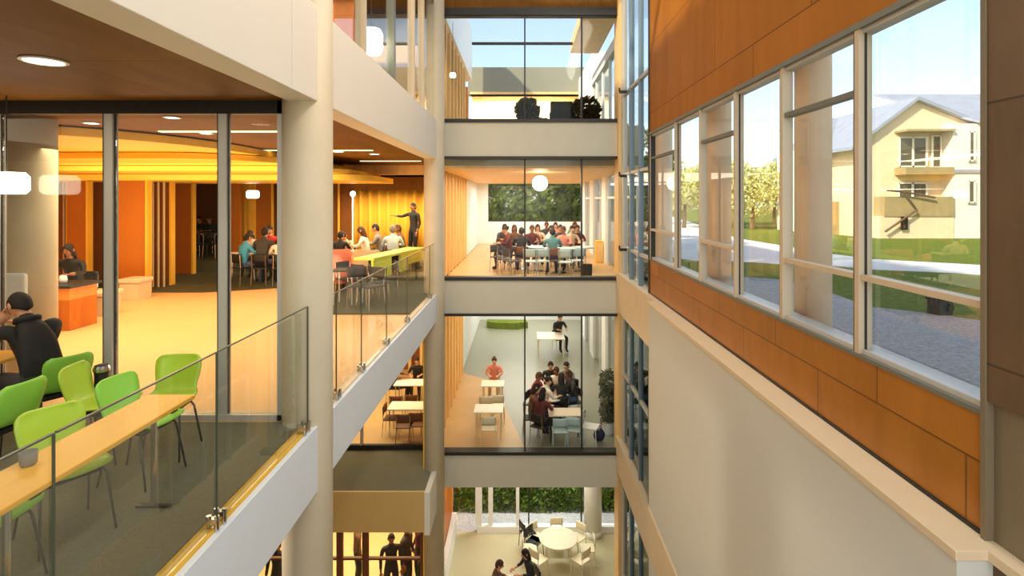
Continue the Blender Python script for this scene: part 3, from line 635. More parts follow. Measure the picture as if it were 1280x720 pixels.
# ------------------------------------------------------------------ people
HAIR = {}
def person(label, loc, rz, pose='sit', shirt='black', legs='navy', skin='skin', hair='hairblack', style='short', s=1.0, group=None, sleeve='long', armpose=None, detail=1):
    lean = .0
    if pose == 'sit':
        J = dict(pel=(0, .02, .52), sp=(0, .0, .70), ch=(0, -.05, .90), nb=(0, -.09, 1.03), nk=(0, -.11, 1.09), hd=(0, -.14, 1.19))
        hip, knee, ank, toe = (.09, 0, .50), (.12, -.42, .51), (.12, -.38, .09), (.12, -.52, .04)
        sh, el, wr = (.18, -.06, .98), (.25, -.14, .80), (.15, -.36, .80)
    elif pose == 'lean':
        J = dict(pel=(0, .04, .52), sp=(0, -.03, .70), ch=(0, -.14, .87), nb=(0, -.22, .99), nk=(0, -.26, 1.045), hd=(0, -.33, 1.12))
        hip, knee, ank, toe = (.09, 0, .50), (.13, -.42, .51), (.13, -.34, .09), (.13, -.48, .04)
        sh, el, wr = (.19, -.18, .95), (.26, -.36, .76), (.10, -.46, .90)
    elif pose == 'stand':
        J = dict(pel=(0, 0, .92), sp=(0, .01, 1.10), ch=(0, 0, 1.30), nb=(0, 0, 1.44), nk=(0, -.01, 1.50), hd=(0, -.02, 1.60))
        hip, knee, ank, toe = (.09, 0, .88), (.11, -.03, .48), (.12, .02, .08), (.13, -.13, .035)
        sh, el, wr = (.185, 0, 1.39), (.24, .03, 1.12), (.24, -.08, .88)
    L = lambda p: Vector((-p[0], p[1], p[2])); R = lambda p: Vector(p)
    verts, edges, rad, lab = [], [], [], []
    def v(p, r, l): verts.append(tuple(p)); rad.append(r); lab.append(l); return len(verts)-1
    a = v(J['pel'], .135, 'legs'); b = v(J['sp'], .125, 'shirt'); c = v(J['ch'], .145, 'shirt'); d = v(J['nb'], .075, 'shirt'); e = v(J['nk'], .052, 'skin'); f = v(Vector(J['nk']).lerp(Vector(J['hd']), .55), .052, 'skin')
    edges += [(a, b), (b, c), (c, d), (d, e), (e, f)]
    hands = []
    for si, F in ((0, L), (1, R)):
        k0 = v(F(hip), .095, 'legs'); k1 = v(F(Vector(hip).lerp(Vector(knee), .5)), .082, 'legs'); k2 = v(F(knee), .062, 'legs'); k3 = v(F(Vector(knee).lerp(Vector(ank), .35)), .060, 'legs'); k4 = v(F(ank), .042, 'legs'); k5 = v(F(toe), .036, 'shoe')
        edges += [(a, k0), (k0, k1), (k1, k2), (k2, k3), (k3, k4), (k4, k5)]
        e_, w_ = el, wr
        if armpose == 'reach' and si == 0: e_, w_ = (sh[0]+.20, -.12, sh[2]-.08), (sh[0]+.42, -.2, sh[2]-.06)
        if armpose == 'chin' and si == 1: e_, w_ = (.22, -.42, .76), (.09, -.44, .97)
        s0 = v(F(sh), .062, 'shirt'); s1 = v(F(Vector(sh).lerp(Vector(e_), .5)), .050, 'shirt'); s2 = v(F(e_), .042, 'shirt'); s3 = v(F(Vector(e_).lerp(Vector(w_), .5)), .038, 'shirt' if sleeve == 'long' else 'skin'); s4 = v(F(w_), .026, 'skin')
        edges += [(c, s0), (s0, s1), (s1, s2), (s2, s3), (s3, s4)]
        hands.append((F(w_), (F(w_)-F(e_)).normalized(), -1 if si == 0 else 1))
    me = bpy.data.meshes.new('tmp'); me.from_pydata(verts, edges, []); o = bpy.data.objects.new('tmp', me); C.objects.link(o)
    o.modifiers.new('skin', 'SKIN')
    lay = me.skin_vertices[0].data
    for i, r in enumerate(rad): lay[i].radius = (r, r)
    lay[a].use_root = True
    lay[a].radius = (.15, .12); lay[b].radius = (.135, .10); lay[c].radius = (.155, .11)
    ss = o.modifiers.new('sub', 'SUBSURF'); ss.levels = 2 if detail > 1 else 1; ss.render_levels = ss.levels
    dg = bpy.context.evaluated_depsgraph_get(); ev = o.evaluated_get(dg); m2 = bpy.data.meshes.new_from_object(ev)
    bpy.data.objects.remove(o); bpy.data.meshes.remove(me)
    b_ = MB(); b_.bm.from_mesh(m2); bpy.data.meshes.remove(m2)
    slots = ['c_'+skin, 'c_'+shirt, 'c_'+legs, 'c_shoe', 'c_hairblack', 'c_lips']; idx = dict(skin=0, shirt=1, legs=2, shoe=3)
    V = [Vector(q) for q in verts]
    def seg(p, A, B):
        ab = B-A; t = max(0, min(1, (p-A).dot(ab)/max(ab.length_squared, 1e-9))); return (p-(A+ab*t)).length, t
    for fc in b_.bm.faces:
        p = fc.calc_center_median(); best = (9, 0)
        for (i, j) in edges:
            dd, t = seg(p, V[i], V[j])
            dd -= rad[i]*(1-t)+rad[j]*t
            if dd < best[0]:
                l = lab[j] if t > .35 else lab[i]
                if lab[i] == 'skin' and lab[j] == 'skin': l = 'skin'
                best = (dd, idx[l])
        fc.material_index = best[1]
    # head
    H = Vector(J['hd']); tilt = Vector(J['hd'])-Vector(J['nk'])
    nod = {'sit': .25, 'lean': .75, 'stand': .0}[pose]
    hm = Matrix.Translation(H) @ Matrix.Rotation(nod, 4, 'X')
    b_.mi = 0
    n0 = len(b_.bm.verts)
    b_.ball((0, 0, 0), .076, .094, .112, 20 if detail > 1 else 14, 14 if detail > 1 else 10)
    b_.bm.verts.ensure_lookup_table()
    for q in b_.bm.verts[n0:]:
        if q.co.z < 0: q.co.x *= 1+q.co.z*2.2; q.co.y = q.co.y*(1+q.co.z*1.2)-(-q.co.z)*.10
    b_.path([(0, -.085, .02), (0, -.108, -.015), (0, -.092, -.03)], [.008, .014, .008], 6)
    for sx in (-1, 1): b_.ball((sx*.078, .01, -.005), .012, .022, .032, 8, 6)
    b_.mi = 4
    for sx in (-1, 1): b_.ball((sx*.03, -.084, .018), .011, .006, .007, 8, 6)
    b_.mi = 5; b_.ball((0, -.088, -.052), .024, .008, .007, 8, 6)
    b_.bm.verts.ensure_lookup_table()
    for q in b_.bm.verts[n0:]: q.co = hm @ q.co
    b_.mi = 0
    # hands: palm, four fingers and a thumb
    for (wp, dr, side) in hands:
        up = Vector((0, 0, 1)) if abs(dr.z) < .8 else Vector((0, -1, 0))
        lat = dr.cross(up).normalized(); nrm = lat.cross(dr).normalized()
        pc = wp+dr*.05
        q = [pc+dr*x+lat*y+nrm*z for x, y, z in ((-.05, -.026, -.012), (.04, -.040, -.012), (.04, .040, -.012), (-.05, .026, -.012), (-.05, -.026, .012), (.04, -.040, .012), (.04, .040, .012), (-.05, .026, .012))]
        b_.hexa(q)
        for k, (off, ln) in enumerate(((-.030, .062), (-.010, .074), (.010, .070), (.030, .056))):
            st = pc+dr*.036+lat*off; mid = st+dr*ln*.55-nrm*.006; en = mid+dr*ln*.38-nrm*.022
            b_.path([st, mid, en], [.0095, .0085, .0065], 6)
        st = pc-dr*.02+lat*.03*side; b_.path([st, st+lat*.028*side+dr*.024, st+lat*.034*side+dr*.055-nrm*.008], [.011, .010, .007], 6)
    body = b_.build('person', slots, smooth=True)
    body.location = loc; body.rotation_euler = (0, 0, rz); body.scale = (s, s, s)
    tag(body, label, 'person', group)
    # hair
    hb = MB(); n = 18; m = 9
    rows = []
    for j in range(m+1):
        row = []
        for k in range(n+1):
            ph = 2*PI*k/n           # 0 = +x, pi/2 = back (+y)
            back = max(0, math.sin(ph))
            front = max(0, -math.sin(ph))
            zend = {'short': -.104*back+.056*front-.03*(1-back)*(1-front), 'long': -.21*back+.06*front-.13*(1-front)*(1-back), 'bun': -.03*back+.055*front}[style]
            tmax = math.acos(max(-1, min(1, zend/.122)))if zend > -.12 else PI*.86
            t = tmax*j/m
            x = .080*math.sin(t)*math.cos(ph); y = .099*math.sin(t)*math.sin(ph)+.004; z = .119*math.cos(t)
            if zend <= -.12 and j > m-4:
                z = zend*(j-m+4)/4+(-.02)*(1-(j-m+4)/4); x = .086*math.cos(ph); y = .104*math.sin(ph)+.008
            row.append(hm @ Vector((x, y, z)))
        rows.append(row)
    hb.grid(rows)
    if style == 'bun': c0 = hm @ Vector((0, .1, .05)); hb.ball(c0, .045, n=10, m=8)
    h = hb.build('hair', 'c_'+hair, body, smooth=True, solid=.007)
    return body
FX, FNX, FNY, FY = PI/2, -PI/2, 0.0, PI     # facing +x, -x, towards the camera, away
# ------------------------------------------------------------------ near study space
tb_ = empty('long_table', (-2.575, 2.9, 0), 0, 'long narrow honey-yellow study table beside the glass railing', 'table')
MB().box(-.175, .175, -1.5, 1.22, .69, .72).build('tabletop', 'table', tb_, bevel=.005)
for y in (-1.2, -.1, 1.02):
    MB().path([(0, y, .69), (0, y, .02)], .02, 10).build('leg', 'chrome', tb_); MB().box(-.12, .12, y-.015, y+.015, .003, .018).build('foot', 'legmetal', tb_); MB().box(-.15, .15, y-.03, y+.03, .665, .69).build('bracket', 'black', tb_)
mg = MB().lathe([(.03, 0), (.038, .01), (.042, .075), (.037, .075), (.033, .012), (.001, .01)], n=24).build('mug', 'c_grey', loc=(-2.66, 3.02, .72), smooth=True); tag(mg, 'small grey-lilac cup standing on the honey-yellow table', 'cup')
shell_chair('green', 'lime green chair, turned, at the middle of the honey-yellow table left of the cup', (-2.93, 3.60, 0), FX-.55)
shell_chair('green2', 'fresh green chair tucked under the far part of the honey-yellow table', (-2.93, 4.34, 0), FX-.15)
shell_chair('green', 'lime green chair standing free at the far end of the table, facing the camera', (-3.02, 4.75, 0), FNY+.12)
shell_chair('green', 'green chair with a yellowish seat, behind the tucked far chair and next to the bin', (-3.50, 4.70, 0), FX+.12)
shell_chair('green2', 'large looking green chair at the left edge, in front of the man in black', (-4.02, 4.28, 0), FNX-.1)
shell_chair('green2', 'bright green chair on which the man in black sits', (-4.22, 5.08, 0), FNX-.5)
shell_chair('green2', 'green chair seen low under the near part of the honey-yellow table', (-2.93, 3.02, 0), FX)
shell_chair('green2', 'green chair at the lower left corner under the table, nearest the camera', (-2.93, 2.46, 0), FX)
t2 = empty('study_table', (-4.95, 4.6, 0), 0, 'study table at the left edge in front of the man in black', 'table')
MB().box(-.35, .35, -1.2, .7, .70, .73).build('tabletop', 'table', t2, bevel=.005)
for y in (-1.0, .5): MB().path([(0, y, .70), (0, y, .003)], .025, 10).build('leg', 'chrome', t2)
man = person('person in a black top leaning on one hand at the left edge, seen from behind', (-4.27, 4.98, 0), FNX-.42, 'lean', 'black', 'charcoal', 'skin', 'hairblack', 'short', 1.06, armpose='chin', detail=2)
rows = []
for (rx_, ry_, zz, yo) in ((.085, .075, .985, -.215), (.092, .085, 1.0, -.215), (.088, .088, 1.02, -.21), (.075, .08, 1.03, -.215)):
    rows.append([(rx_*math.cos(2*PI*k/20), yo+ry_*math.sin(2*PI*k/20), zz+.02*math.sin(2*PI*k/20)) for k in range(21)])
hd_ = MB().grid(rows).build('hood', 'c_black', man, smooth=True, solid=.014); tag(hd_, 'folded black hood around the neck')
# person at the desk behind the glass
person('dark-haired person in black sitting behind the wooden desk', (WX(94, 10.3)-.02, 10.3, 0), FNY+.1, 'sit', 'black', 'black', 'skin2', 'hairblack', 'long', 1.04)
simple_chair(('black', 'chrome'), 'black office chair of the person behind the wooden desk', (WX(94, 10.3), 10.42, 0), FNY, 'desk chairs')
o = MB().lathe([(.001, 0), (.055, 0), (.06, .06), (.05, .12), (.03, .13), (.001, .13)], n=20).build('kettle', 'whitepaint', loc=(WX(79, 9.5), 9.5, .741), smooth=True); tag(o, 'small white pot standing on the dark desktop', 'pot')
# ------------------------------------------------------------------ upper dining area
def sit(px, d, z, lab, f, shirt, legs='charcoal', skin='skin', hair='hairblack', style='short', chair=('black', 'chrome'), cg='dark chairs of the upper dining area', s=1.0, pose='sit', clab=None):
    x = WX(px, d)
    person(lab, (x, d, z), f, pose, shirt, legs, skin, hair, style, s)
    if chair: simple_chair(chair, clab or ('chair of the '+' '.join(lab.split()[:12])), (x, d, z), f, cg)
table('rect', (WX(322, 14.9), 14.9, 0), 'pale table among the diners left of the near column', 'beigetop', w=1.7, d=.6, legs4=True)
sit(304, 14.15, 0, 'person in a light blue shirt by the orange curtain panel', FY-.5, 'blue', 'denim', style='short')
sit(316, 15.9, 0, 'dark-haired person in a white shirt under the small pendant lamp', FNY, 'white', style='long', hair='hairbrown')
sit(328, 14.1, 0, 'broad person in a grey jacket seen from behind, left of the near column', FY, 'charcoal', 'navy', s=1.12)
sit(338, 15.8, .0, 'person in a red top beside the diner in white', FNY+.3, 'red', s=1.1)
sit(356, 15.5, 0, 'person in black next to the diner in red', FNY-.3, 'black')
sit(351, 14.1, 0, 'person in white with dark trousers half hidden by the near column', FY+.4, 'white', 'black')
table('rect', (WX(258, 19.0), 19.0, .28), 'white table in the dark opening between the orange panels', 'whitetop', w=1.3, d=.8, legs4=True)
sit(252, 19.8, .28, 'person in black at the left of the white table in the dark opening', FNY, 'black')
sit(265, 19.9, .28, 'person in dark clothes at the right of the white table in the dark opening', FNY-.2, 'charcoal', hair='hairbrown')
for px, d, f, lb in ((247, 18.2, FY, 'left'), (264, 18.1, FY+.2, 'right')): simple_chair(('black', 'chrome'), 'empty dark chair on the near side of the white table in the opening, '+lb, (WX(px, d), d, .28), f, 'dark chairs of the upper dining area')
table('rect', (WX(437, 15.7), 15.7, 0), 'table between the diners right of the near column', 'beigetop', w=.7, d=.6, legs4=True)
sit(424, 15.15, 0, 'person in dark clothes touching the right side of the near column', FY, 'black')
sit(434, 16.3, 0, 'dark-haired person in a beige top leaning over the table', FNY, 'beige', hair='hairblack', pose='lean')
sit(458, 15.75, 0, 'person with long dark hair in a white blouse', FNX, 'white', 'black', hair='hairbrown', style='long', s=1.08)
sit(476, 16.2, 0, 'person in a grey striped shirt sitting behind the lime counter', FNX, 'grey', s=1.12)
sit(491, 15.4, 0, 'broad person in a pale blue shirt with their back to the railing', FY+.2, 'paleblue', 'denim', hair='hairgrey', s=1.12, style='short')
sit(504, 16.35, 0, 'person in an orange-brown top raising a cup beyond the pale blue shirt', FNX+.2, 'brownc', skin='skin2', hair='hairbrown', s=1.1)
person('tall person in black standing at the right of the diners and reaching left', (WX(517, 17.1), 17.1, .28), FNX+.9, 'stand', 'black', 'black', 'skin2', 'hairblack', 'short', 1.04, armpose='reach')
def lounge(px, d, m, label, rz):
    r = empty('lounge_chair', (WX(px, d), d, 0), rz, label, 'armchair')
    MB().box(-.36, .36, -.34, .30, .22, .44).build('seat', m, r, bevel=.05)
    rows = []
    for z, k in ((.30, 1), (.55, 1.02), (.78, 1.0), (.90, .94)):
        rows.append([(.42*k*math.cos(a), .36*k*math.sin(a)+.02, z-(.18 if abs(math.cos(a)) > .85 and z > .7 else 0)) for a in [PI*i/12 for i in range(13)]])
    MB().grid(rows).build('backrest', m, r, smooth=True, solid=.09)
    for sx in (-1, 1):
        for sy in (-1, 1): MB().path([(sx*.26, sy*.22, .24), (sx*.3, sy*.27, .004)], .015, 8).build('leg', 'dark', r)
lounge(427, 13.2, 'salmon', 'salmon pink lounge chair just right of the near column', 2.5)
lounge(424, 14.5, 'salmon', 'smaller looking salmon lounge chair behind the first one', 3.3)
lounge(462, 14.35, 'creamfab', 'cream lounge chair between the salmon chair and the lime counter', PI)
# lime counter
lc = empty('lime_counter', (0, 0, 0), 0, 'long pale lime green counter running towards the far column', 'counter')
A, B_ = Vector((WX(465, 12.5), 12.5, 0)), Vector((WX(528, 15.4), 15.4, 0)); u = (B_-A).normalized(); nn = Vector((-u.y, u.x, 0)); L_ = (B_-A).length
def lbox(a0, a1, b0, b1, z0, z1):
    P = lambda a, b, z: tuple(A+u*a+nn*b+Vector((0, 0, z)))
    return MB().hexa([P(a0, b0, z0), P(a1, b0, z0), P(a1, b1, z0), P(a0, b1, z0), P(a0, b0, z1), P(a1, b0, z1), P(a1, b1, z1), P(a0, b1, z1)])
lbox(0, L_, -.05, .45, .80, .85).build('countertop', 'limefab', lc); lbox(0, L_*.32, -.03, .02, .36, .80).build('front_panel', 'limefab', lc); lbox(L_*.50, L_*.66, -.03, .02, .36, .80).build('front_panel', 'limefab', lc); lbox(L_*.66, L_, -.03, .02, .5, .80).build('front_panel', 'limefab', lc)
for t in (.04, .5, .95): lbox(L_*t, L_*t+.05, .1, .15, .003, .80).build('leg', 'dark', lc)
# dark chairs near railing
k = 0
for px, d, f in ((446, 11.2, .3), (455, 11.9, 2.6), (463, 11.1, -.6), (474, 11.7, 1.9), (484, 12.3, -1.2), (436, 12.2, 1.1)):
    simple_chair(('c_charcoal', 'chrome'), 'dark chair behind the railing, ' + ['leftmost of the front row', 'left one turned away', 'middle of the front row', 'turned to the right, near the lime counter', 'rightmost by the lime counter', 'close to the salmon lounge chair'][k], (WX(px, d), d, 0), f, 'dark chairs behind the far railing'); k += 1
t3 = table('rect', (WX(432, 11.6), 11.6, 0), 'dark table with pale legs behind the railing, right of the near column', 'c_charcoal', 'alu', w=.5, d=.5, legs4=True, h=.72)
# ------------------------------------------------------------------ far dining room
tops = [(650, 17.6, .55), (672, 17.0, .6), (700, 16.6, .65), (728, 16.9, .5), (690, 19.6, .6)]
for (px, d, r), lb in zip(tops, ('left front', 'middle front', 'right front', 'far right', 'rear')):
    table('round', (WX(px, d), d, 0), 'pale blue round table in the far dining room, %s' % lb, 'bluechair', 'chrome', r=r*.75)
FP = [(629, 19.2, .4, 'charcoal', 'short', 'person in dark grey at the left end of the far dining group'), (643, 18.6, 0, 'brownc', 'long', 'person in brown with long hair, second from left in the far dining group'),
      (652, 16.4, PI, 'black', 'short', 'person in black with their back to the far window, by the left mullion'), (637, 17.3, -1.4, 'maroon', 'bun', 'person in maroon on the left side of the far front table'),
      (665, 18.3, 0, 'maroon', 'short', 'person in maroon just right of the left mullion'), (672, 18.9, 0, 'beige', 'long', 'person in beige in the middle of the far dining group'),
      (684, 18.0, 1.2, 'white', 'short', 'person in white in the middle of the far dining group'), (683, 20.9, 0, 'charcoal', 'short', 'person in dark grey at the rear table, left side'),
      (694, 20.8, 0, 'pink', 'long', 'person in pink at the rear table, right side'), (700, 18.2, 0, 'charcoal', 'short', 'person in charcoal behind the right front table'),
      (706, 17.8, -.4, 'pink', 'bun', 'person in salmon pink behind the right front table'), (713, 18.0, .3, 'beige', 'short', 'person in beige at the right of the far dining group'),
      (721, 18.2, 0, 'maroon', 'short', 'person in dark red beside the right mullion'), (717, 21.0, .2, 'teal', 'short', 'person in grey-green standing off at the right rear'),
      (691, 15.9, PI, 'teal', 'short', 'person in dark teal with their back to the window in the far dining room')]
def spread(L, dmin, dmax, gap=.56):
    L = [list(t) for t in L]
    for _ in range(60):
        for i in range(len(L)):
            for j in range(i):
                a, b = L[i], L[j]
                dx, dy = WX(a[0], a[1])-WX(b[0], b[1]), a[1]-b[1]
                if dx*dx+dy*dy < gap*gap:
                    s = .04 if dy >= 0 else -.04
                    a[1] = min(dmax, max(dmin, a[1]+s)); b[1] = min(dmax, max(dmin, b[1]-s))
    return L
FP = spread(FP, 15.6, 22.5)
hs = ['hairblack', 'hairbrown', 'hairblack']
for i, (px, d, f, sh_, st, lb) in enumerate(FP):
    x = WX(px, d)
    person(lb, (x, d, 0), f, 'sit', sh_, 'navy', ['skin', 'skin2', 'skin3'][i % 3], hs[i % 3], st, 1.03)
    simple_chair(('brownchair' if i % 3 else 'black', 'black'), 'chair of the '+' '.join(lb.replace('person', 'diner').split()[:13]), (x, d, 0), f, 'chairs of the far dining group')
for px, d, f, lb in ((624, 16.8, 1.0, 'leftmost of the near row'), (631, 16.2, 1.6, 'second of the near row'), (640, 15.7, 2.2, 'third of the near row'), (664, 15.6, 2.9, 'left of centre, back to the window'), (677, 15.7, 3.3, 'centre, back to the window'), (707, 15.4, 3.0, 'right of centre, back to the window'), (721, 15.8, 3.5, 'beside the right mullion')):
    simple_chair(('bluechair', 'chrome') if px > 650 else ('c_charcoal', 'chrome'), 'empty chair in the far dining room, '+lb, (WX(px, d), d, 0), f, 'empty chairs of the far dining room')
o = MB().lathe([(.11, 0), (.13, .02), (.14, .42), (.12, .42), (.10, .03), (.001, .03)], n=20).build('waste_bin', 'black', loc=(WX(734, 15.1), 15.1, 0)); tag(o, 'small dark bin right of the right mullion in the far dining room', 'bin')
o = MB().box(2.55, 2.79, 19.1, 19.5, 0, .75).build('side_cabinet', 'curtain', bevel=.01); tag(o, 'low yellow-orange cabinet by the white piers', 'cabinet')
MB().box(2.57, 2.77, 19.09, 19.1, .05, .70).build('door', 'woodfin', o)
# ------------------------------------------------------------------ lower cafe
LB = -4.05
table('rect', (WX(616, 16.7), 16.7, LB), 'white cafe table, farther of the two on the left of the lower cafe', 'whitetop', 'palechair', w=.68, d=.55, legs4=True)
table('rect', (WX(611, 14.7), 14.7, LB), 'white cafe table, nearer of the two on the left of the lower cafe', 'whitetop', 'palechair', w=.76, d=.6, legs4=True)
table('rect', (WX(688, 22.6), 22.6, LB), 'wide white table at the back of the lower cafe', 'whitetop', 'palechair', w=1.1, d=1.2, legs4=True)
for px, d, f, lb in ((608, 15.6, FY, 'left one between the two white tables'), (622, 15.7, FY, 'right one between the two white tables'), (611, 14.15, FY, 'in front of the nearer white table')):
    simple_chair(('palechair', 'palechair'), 'cream chair in the lower cafe, '+lb, (WX(px, d), d, LB), f, 'cream chairs of the lower cafe')
sit(618, 17.6, LB, 'brown-haired person at the farther white table of the lower cafe', FNY, 'pink', 'beige', 'skin3', 'hairbrown', 'bun', ('palechair', 'palechair'), 'cream chairs of the lower cafe')
sit(698, 23.2, LB, 'person in black at the wide white table at the back', FNY+.4, 'black', 'black', cg='dark chairs of the lower cafe', s=1.15)
table('rect', (WX(706, 14.45), 14.45, LB), 'tan table with pale blue chairs close to the lower far window', 'beigetop', 'dark', w=.85, d=.55, legs4=True)
table('round', (WX(688, 15.5), 15.5, LB), 'round table in the middle of the lower cafe group', 'whitetop', 'chrome', r=.32)
CP = [(688, 16.6, 0, 'black', 'short', 'person in black at the top of the lower cafe group'), (668, 15.8, 1.1, 'red', 'short', 'person in red at the left of the lower cafe group'),
      (664, 14.9, 1.6, 'brownc', 'long', 'person in rust brown at the far left of the lower cafe group'), (675, 14.3, 2.6, 'maroon', 'long', 'person in a dark patterned top with their back to the lower window'),
      (698, 16.3, -.5, 'white', 'short', 'person in white next to the one in black in the lower cafe'), (680, 14.95, 2.0, 'white', 'bun', 'person in white between rust brown and black in the lower cafe'),
      (702, 15.1, PI, 'black', 'long', 'person in black at the centre right of the lower cafe group'), (717, 15.7, -1.3, 'charcoal', 'short', 'person in charcoal beside the right mullion of the lower cafe'),
      (712, 16.6, -.8, 'grey', 'short', 'person in a grey top at the right rear of the lower cafe group')]
CP = spread(CP, 14.3, 17.6)
for i, (px, d, f, sh_, st, lb) in enumerate(CP):
    x = WX(px, d)
    person(lb, (x, d, LB), f, 'sit', sh_, ['black', 'denim', 'navy'][i % 3], ['skin', 'skin2', 'skin3'][i % 3], hs[i % 3], st, 1.05)
    simple_chair(('black', 'chrome'), 'dark chair of the '+' '.join(lb.replace('person', 'guest').split()[:10]), (x, d, LB), f, 'dark chairs of the lower cafe')
simple_chair(('bluechair', 'bluechair'), 'pale blue chair, left one in front of the tan table', (WX(700, 14.02), 14.02, LB), FY, 'pale blue chairs'); simple_chair(('bluechair', 'bluechair'), 'pale blue chair, right one in front of the tan table', (WX(718, 14.1), 14.1, LB), FY-.3, 'pale blue chairs')
simple_chair(('whitepaint', 'whitepaint'), 'white chair by the right corner of the lower far window', (WX(738, 14.25), 14.25, LB), 1.2, 'white chair'); 
o = MB().ball((0, 0, .16), .15, .10, .17, 14, 10).path([(-.07, 0, .28), (-.04, 0, .38), (.04, 0, .38), (.07, 0, .28)], .012, 6).build('handbag', 'c_navy', loc=(WX(749, 14.4), 14.4, LB), smooth=True); tag(o, 'dark blue bag on the floor beside the white chair', 'bag')
pp = empty('potted_plant', (2.3, 14.9, LB), 0, 'tall grey-green potted plant at the right side of the lower cafe', 'plant')
MB().lathe([(.13, 0), (.18, .3), (.19, .32), (.16, .32), (.14, .28), (.001, .28)], n=20).build('pot', 'whitepaint', pp)
leafy('foliage', 'greyleaf', [(0, 0, z, .24, .24, .35) for z in (.55, .95, 1.35)], 900, .07, None, None, 21, parent=pp)
MB().path([(0, 0, .28), (.02, 0, 1.3)], .015, 6).build('stem', 'bark', pp)
# lower left cafe
table('rect', (WX(509, 14.9), 14.9, LB), 'white table in the lower left cafe, nearer one', 'whitetop', 'chrome', w=.95, d=.6, legs4=True)
table('rect', (WX(513, 16.8), 16.8, LB), 'white table in the lower left cafe, farther one', 'whitetop', 'chrome', w=.9, d=.6, legs4=True)
for px, d, f, lb in ((497, 15.6, FY, 'left between the two tables'), (516, 15.7, FY, 'right between the two tables'), (490, 14.8, FX, 'at the left end of the nearer table'), (506, 14.3, FY, 'in front of the nearer table'), (522, 14.4, FY, 'near the far column')):
    simple_chair(('brownchair', 'chrome'), 'brown chair in the lower left cafe, '+lb, (WX(px, d), d, LB), f, 'brown chairs of the lower left cafe')
sit(522, 17.6, LB, 'person in dark clothes behind the farther table of the lower left cafe', FNY, 'black', cg='dark chairs of the lower left cafe')
sit(493, 17.2, LB, 'person in brown at the left of the farther table in the lower left cafe', FX, 'brownc', 'black', 'skin2', cg='dark chairs of the lower left cafe')
# bottom level
LD = -8.15
rx, ry = WX(698, 15.86), 15.86
table('round', (rx, ry, LD), 'round beige table before the ivy on the bottom level', 'beigetop', 'palechair', r=.545, legs4=True)
nm = ['at the front right', 'at the right', 'at the rear right', 'straight behind the table', 'at the rear left', 'at the left', 'at the front left', 'close in front']
for i in range(8):
    a = -PI/4+i*PI/4
    if i == 7: continue
    x, y = rx+.82*math.cos(a), ry+.70*math.sin(a)
    simple_chair(('palechair', 'palechair'), 'cream chair around the round beige table, '+nm[i], (x, y, LD), a-PI/2, 'cream chairs around the round beige table')
for px, d, f, lb in ((660, 16.6, 2, 'left'), (668, 16.2, 1, 'right')): simple_chair(('black', 'black'), 'black chair behind the round beige table by the white sill, %s of the pair' % lb, (WX(px, d), d, LD), f, 'black chairs by the white sill')
person('black-haired person in a black jacket seen from above at the bottom centre', (WX(663, 14.4), 14.4, LD), FNX+.4, 'sit', 'black', 'black', 'skin', 'hairblack', 'long', 1.05); simple_chair(('black', 'black'), 'black chair of the person at the bottom centre', (WX(663, 14.4), 14.4, LD), FNX+.4, 'bottom level chairs')
person('brown-haired person at the bottom edge of the picture', (WX(617, 13.9), 13.9, LD), FX, 'sit', 'brownc', 'black', 'skin', 'hairbrown', 'short', 1.05); simple_chair(('brownchair', 'black'), 'brown chair of the person at the bottom edge', (WX(617, 13.9), 13.9, LD), FX, 'bottom level chairs')
table('rect', (WX(640, 14.0), 14.0, LD), 'pale table between the two people at the bottom edge', 'whitetop', 'chrome', w=.75, d=.6, legs4=True, h=.74)
BP = [(489, 14.2, 'black', 'person in black standing behind the bottom left window, centre'), (508, 14.6, 'charcoal', 'person in charcoal standing behind the bottom left window, second from right'), (524, 14.9, 'maroon', 'person in dark maroon standing behind the bottom left window, by the golden upright'), (447, 14.8, 'brownc', 'person in dark brown standing behind the bottom left window, left'), (347, 13.9, 'black', 'person in black under the balcony edge at the lower left')]
for i, (px, d, c_, lb) in enumerate(BP): person(lb, (WX(px, d), d, LD), [.3, 1.2, -1, 2, 0][i], 'stand', c_, 'black', 'skin2', 'hairblack', 'short', 1.08)
# terrace
for i, (px, d, w_, h_, lb) in enumerate(((659, 15.4, .36, .98, 'dark leafy bush in a planter on the terrace, by the left mullion'), (733, 15.4, .42, 1.0, 'dark leafy bush in a planter on the terrace, by the right mullion'), (677, 16.2, .3, .5, 'low dark bush between the terrace planters'))):
    p = empty('planter_bush', (WX(px, d), d, 4.0), 0, lb, 'plant')
    MB().lathe([(.18, 0), (.22, .26), (.2, .26), (.001, .24)], n=20).build('planter', 'dark', p)
    leafy('foliage', 'plant', [(0, 0, h_*.62, w_, .3, h_*.38), (w_*.3, 0, h_*.45, w_*.6, .3, h_*.3)], 1100, .07, None, None, 30+i, parent=p)
q = empty('outdoor_armchair', (WX(703, 15.6), 15.6, 4.0), PI, 'dark wicker armchair on the terrace, seen from behind', 'armchair')
MB().box(-.3, .3, -.3, .3, .25, .42).build('seat', 'plant', q, bevel=.03); MB().box(-.32, .32, -.36, -.26, .2, .95).build('backrest', 'plant', q, bevel=.03)
for sx in (-1, 1):
    MB().box(sx*.31-.04, sx*.31+.04, -.3, .3, .3, .62).build('armrest', 'plant', q, bevel=.02)
    for sy in (-1, 1): MB().path([(sx*.27, sy*.25, .26), (sx*.27, sy*.25, .004)], .02, 8).build('leg', 'dark', q)
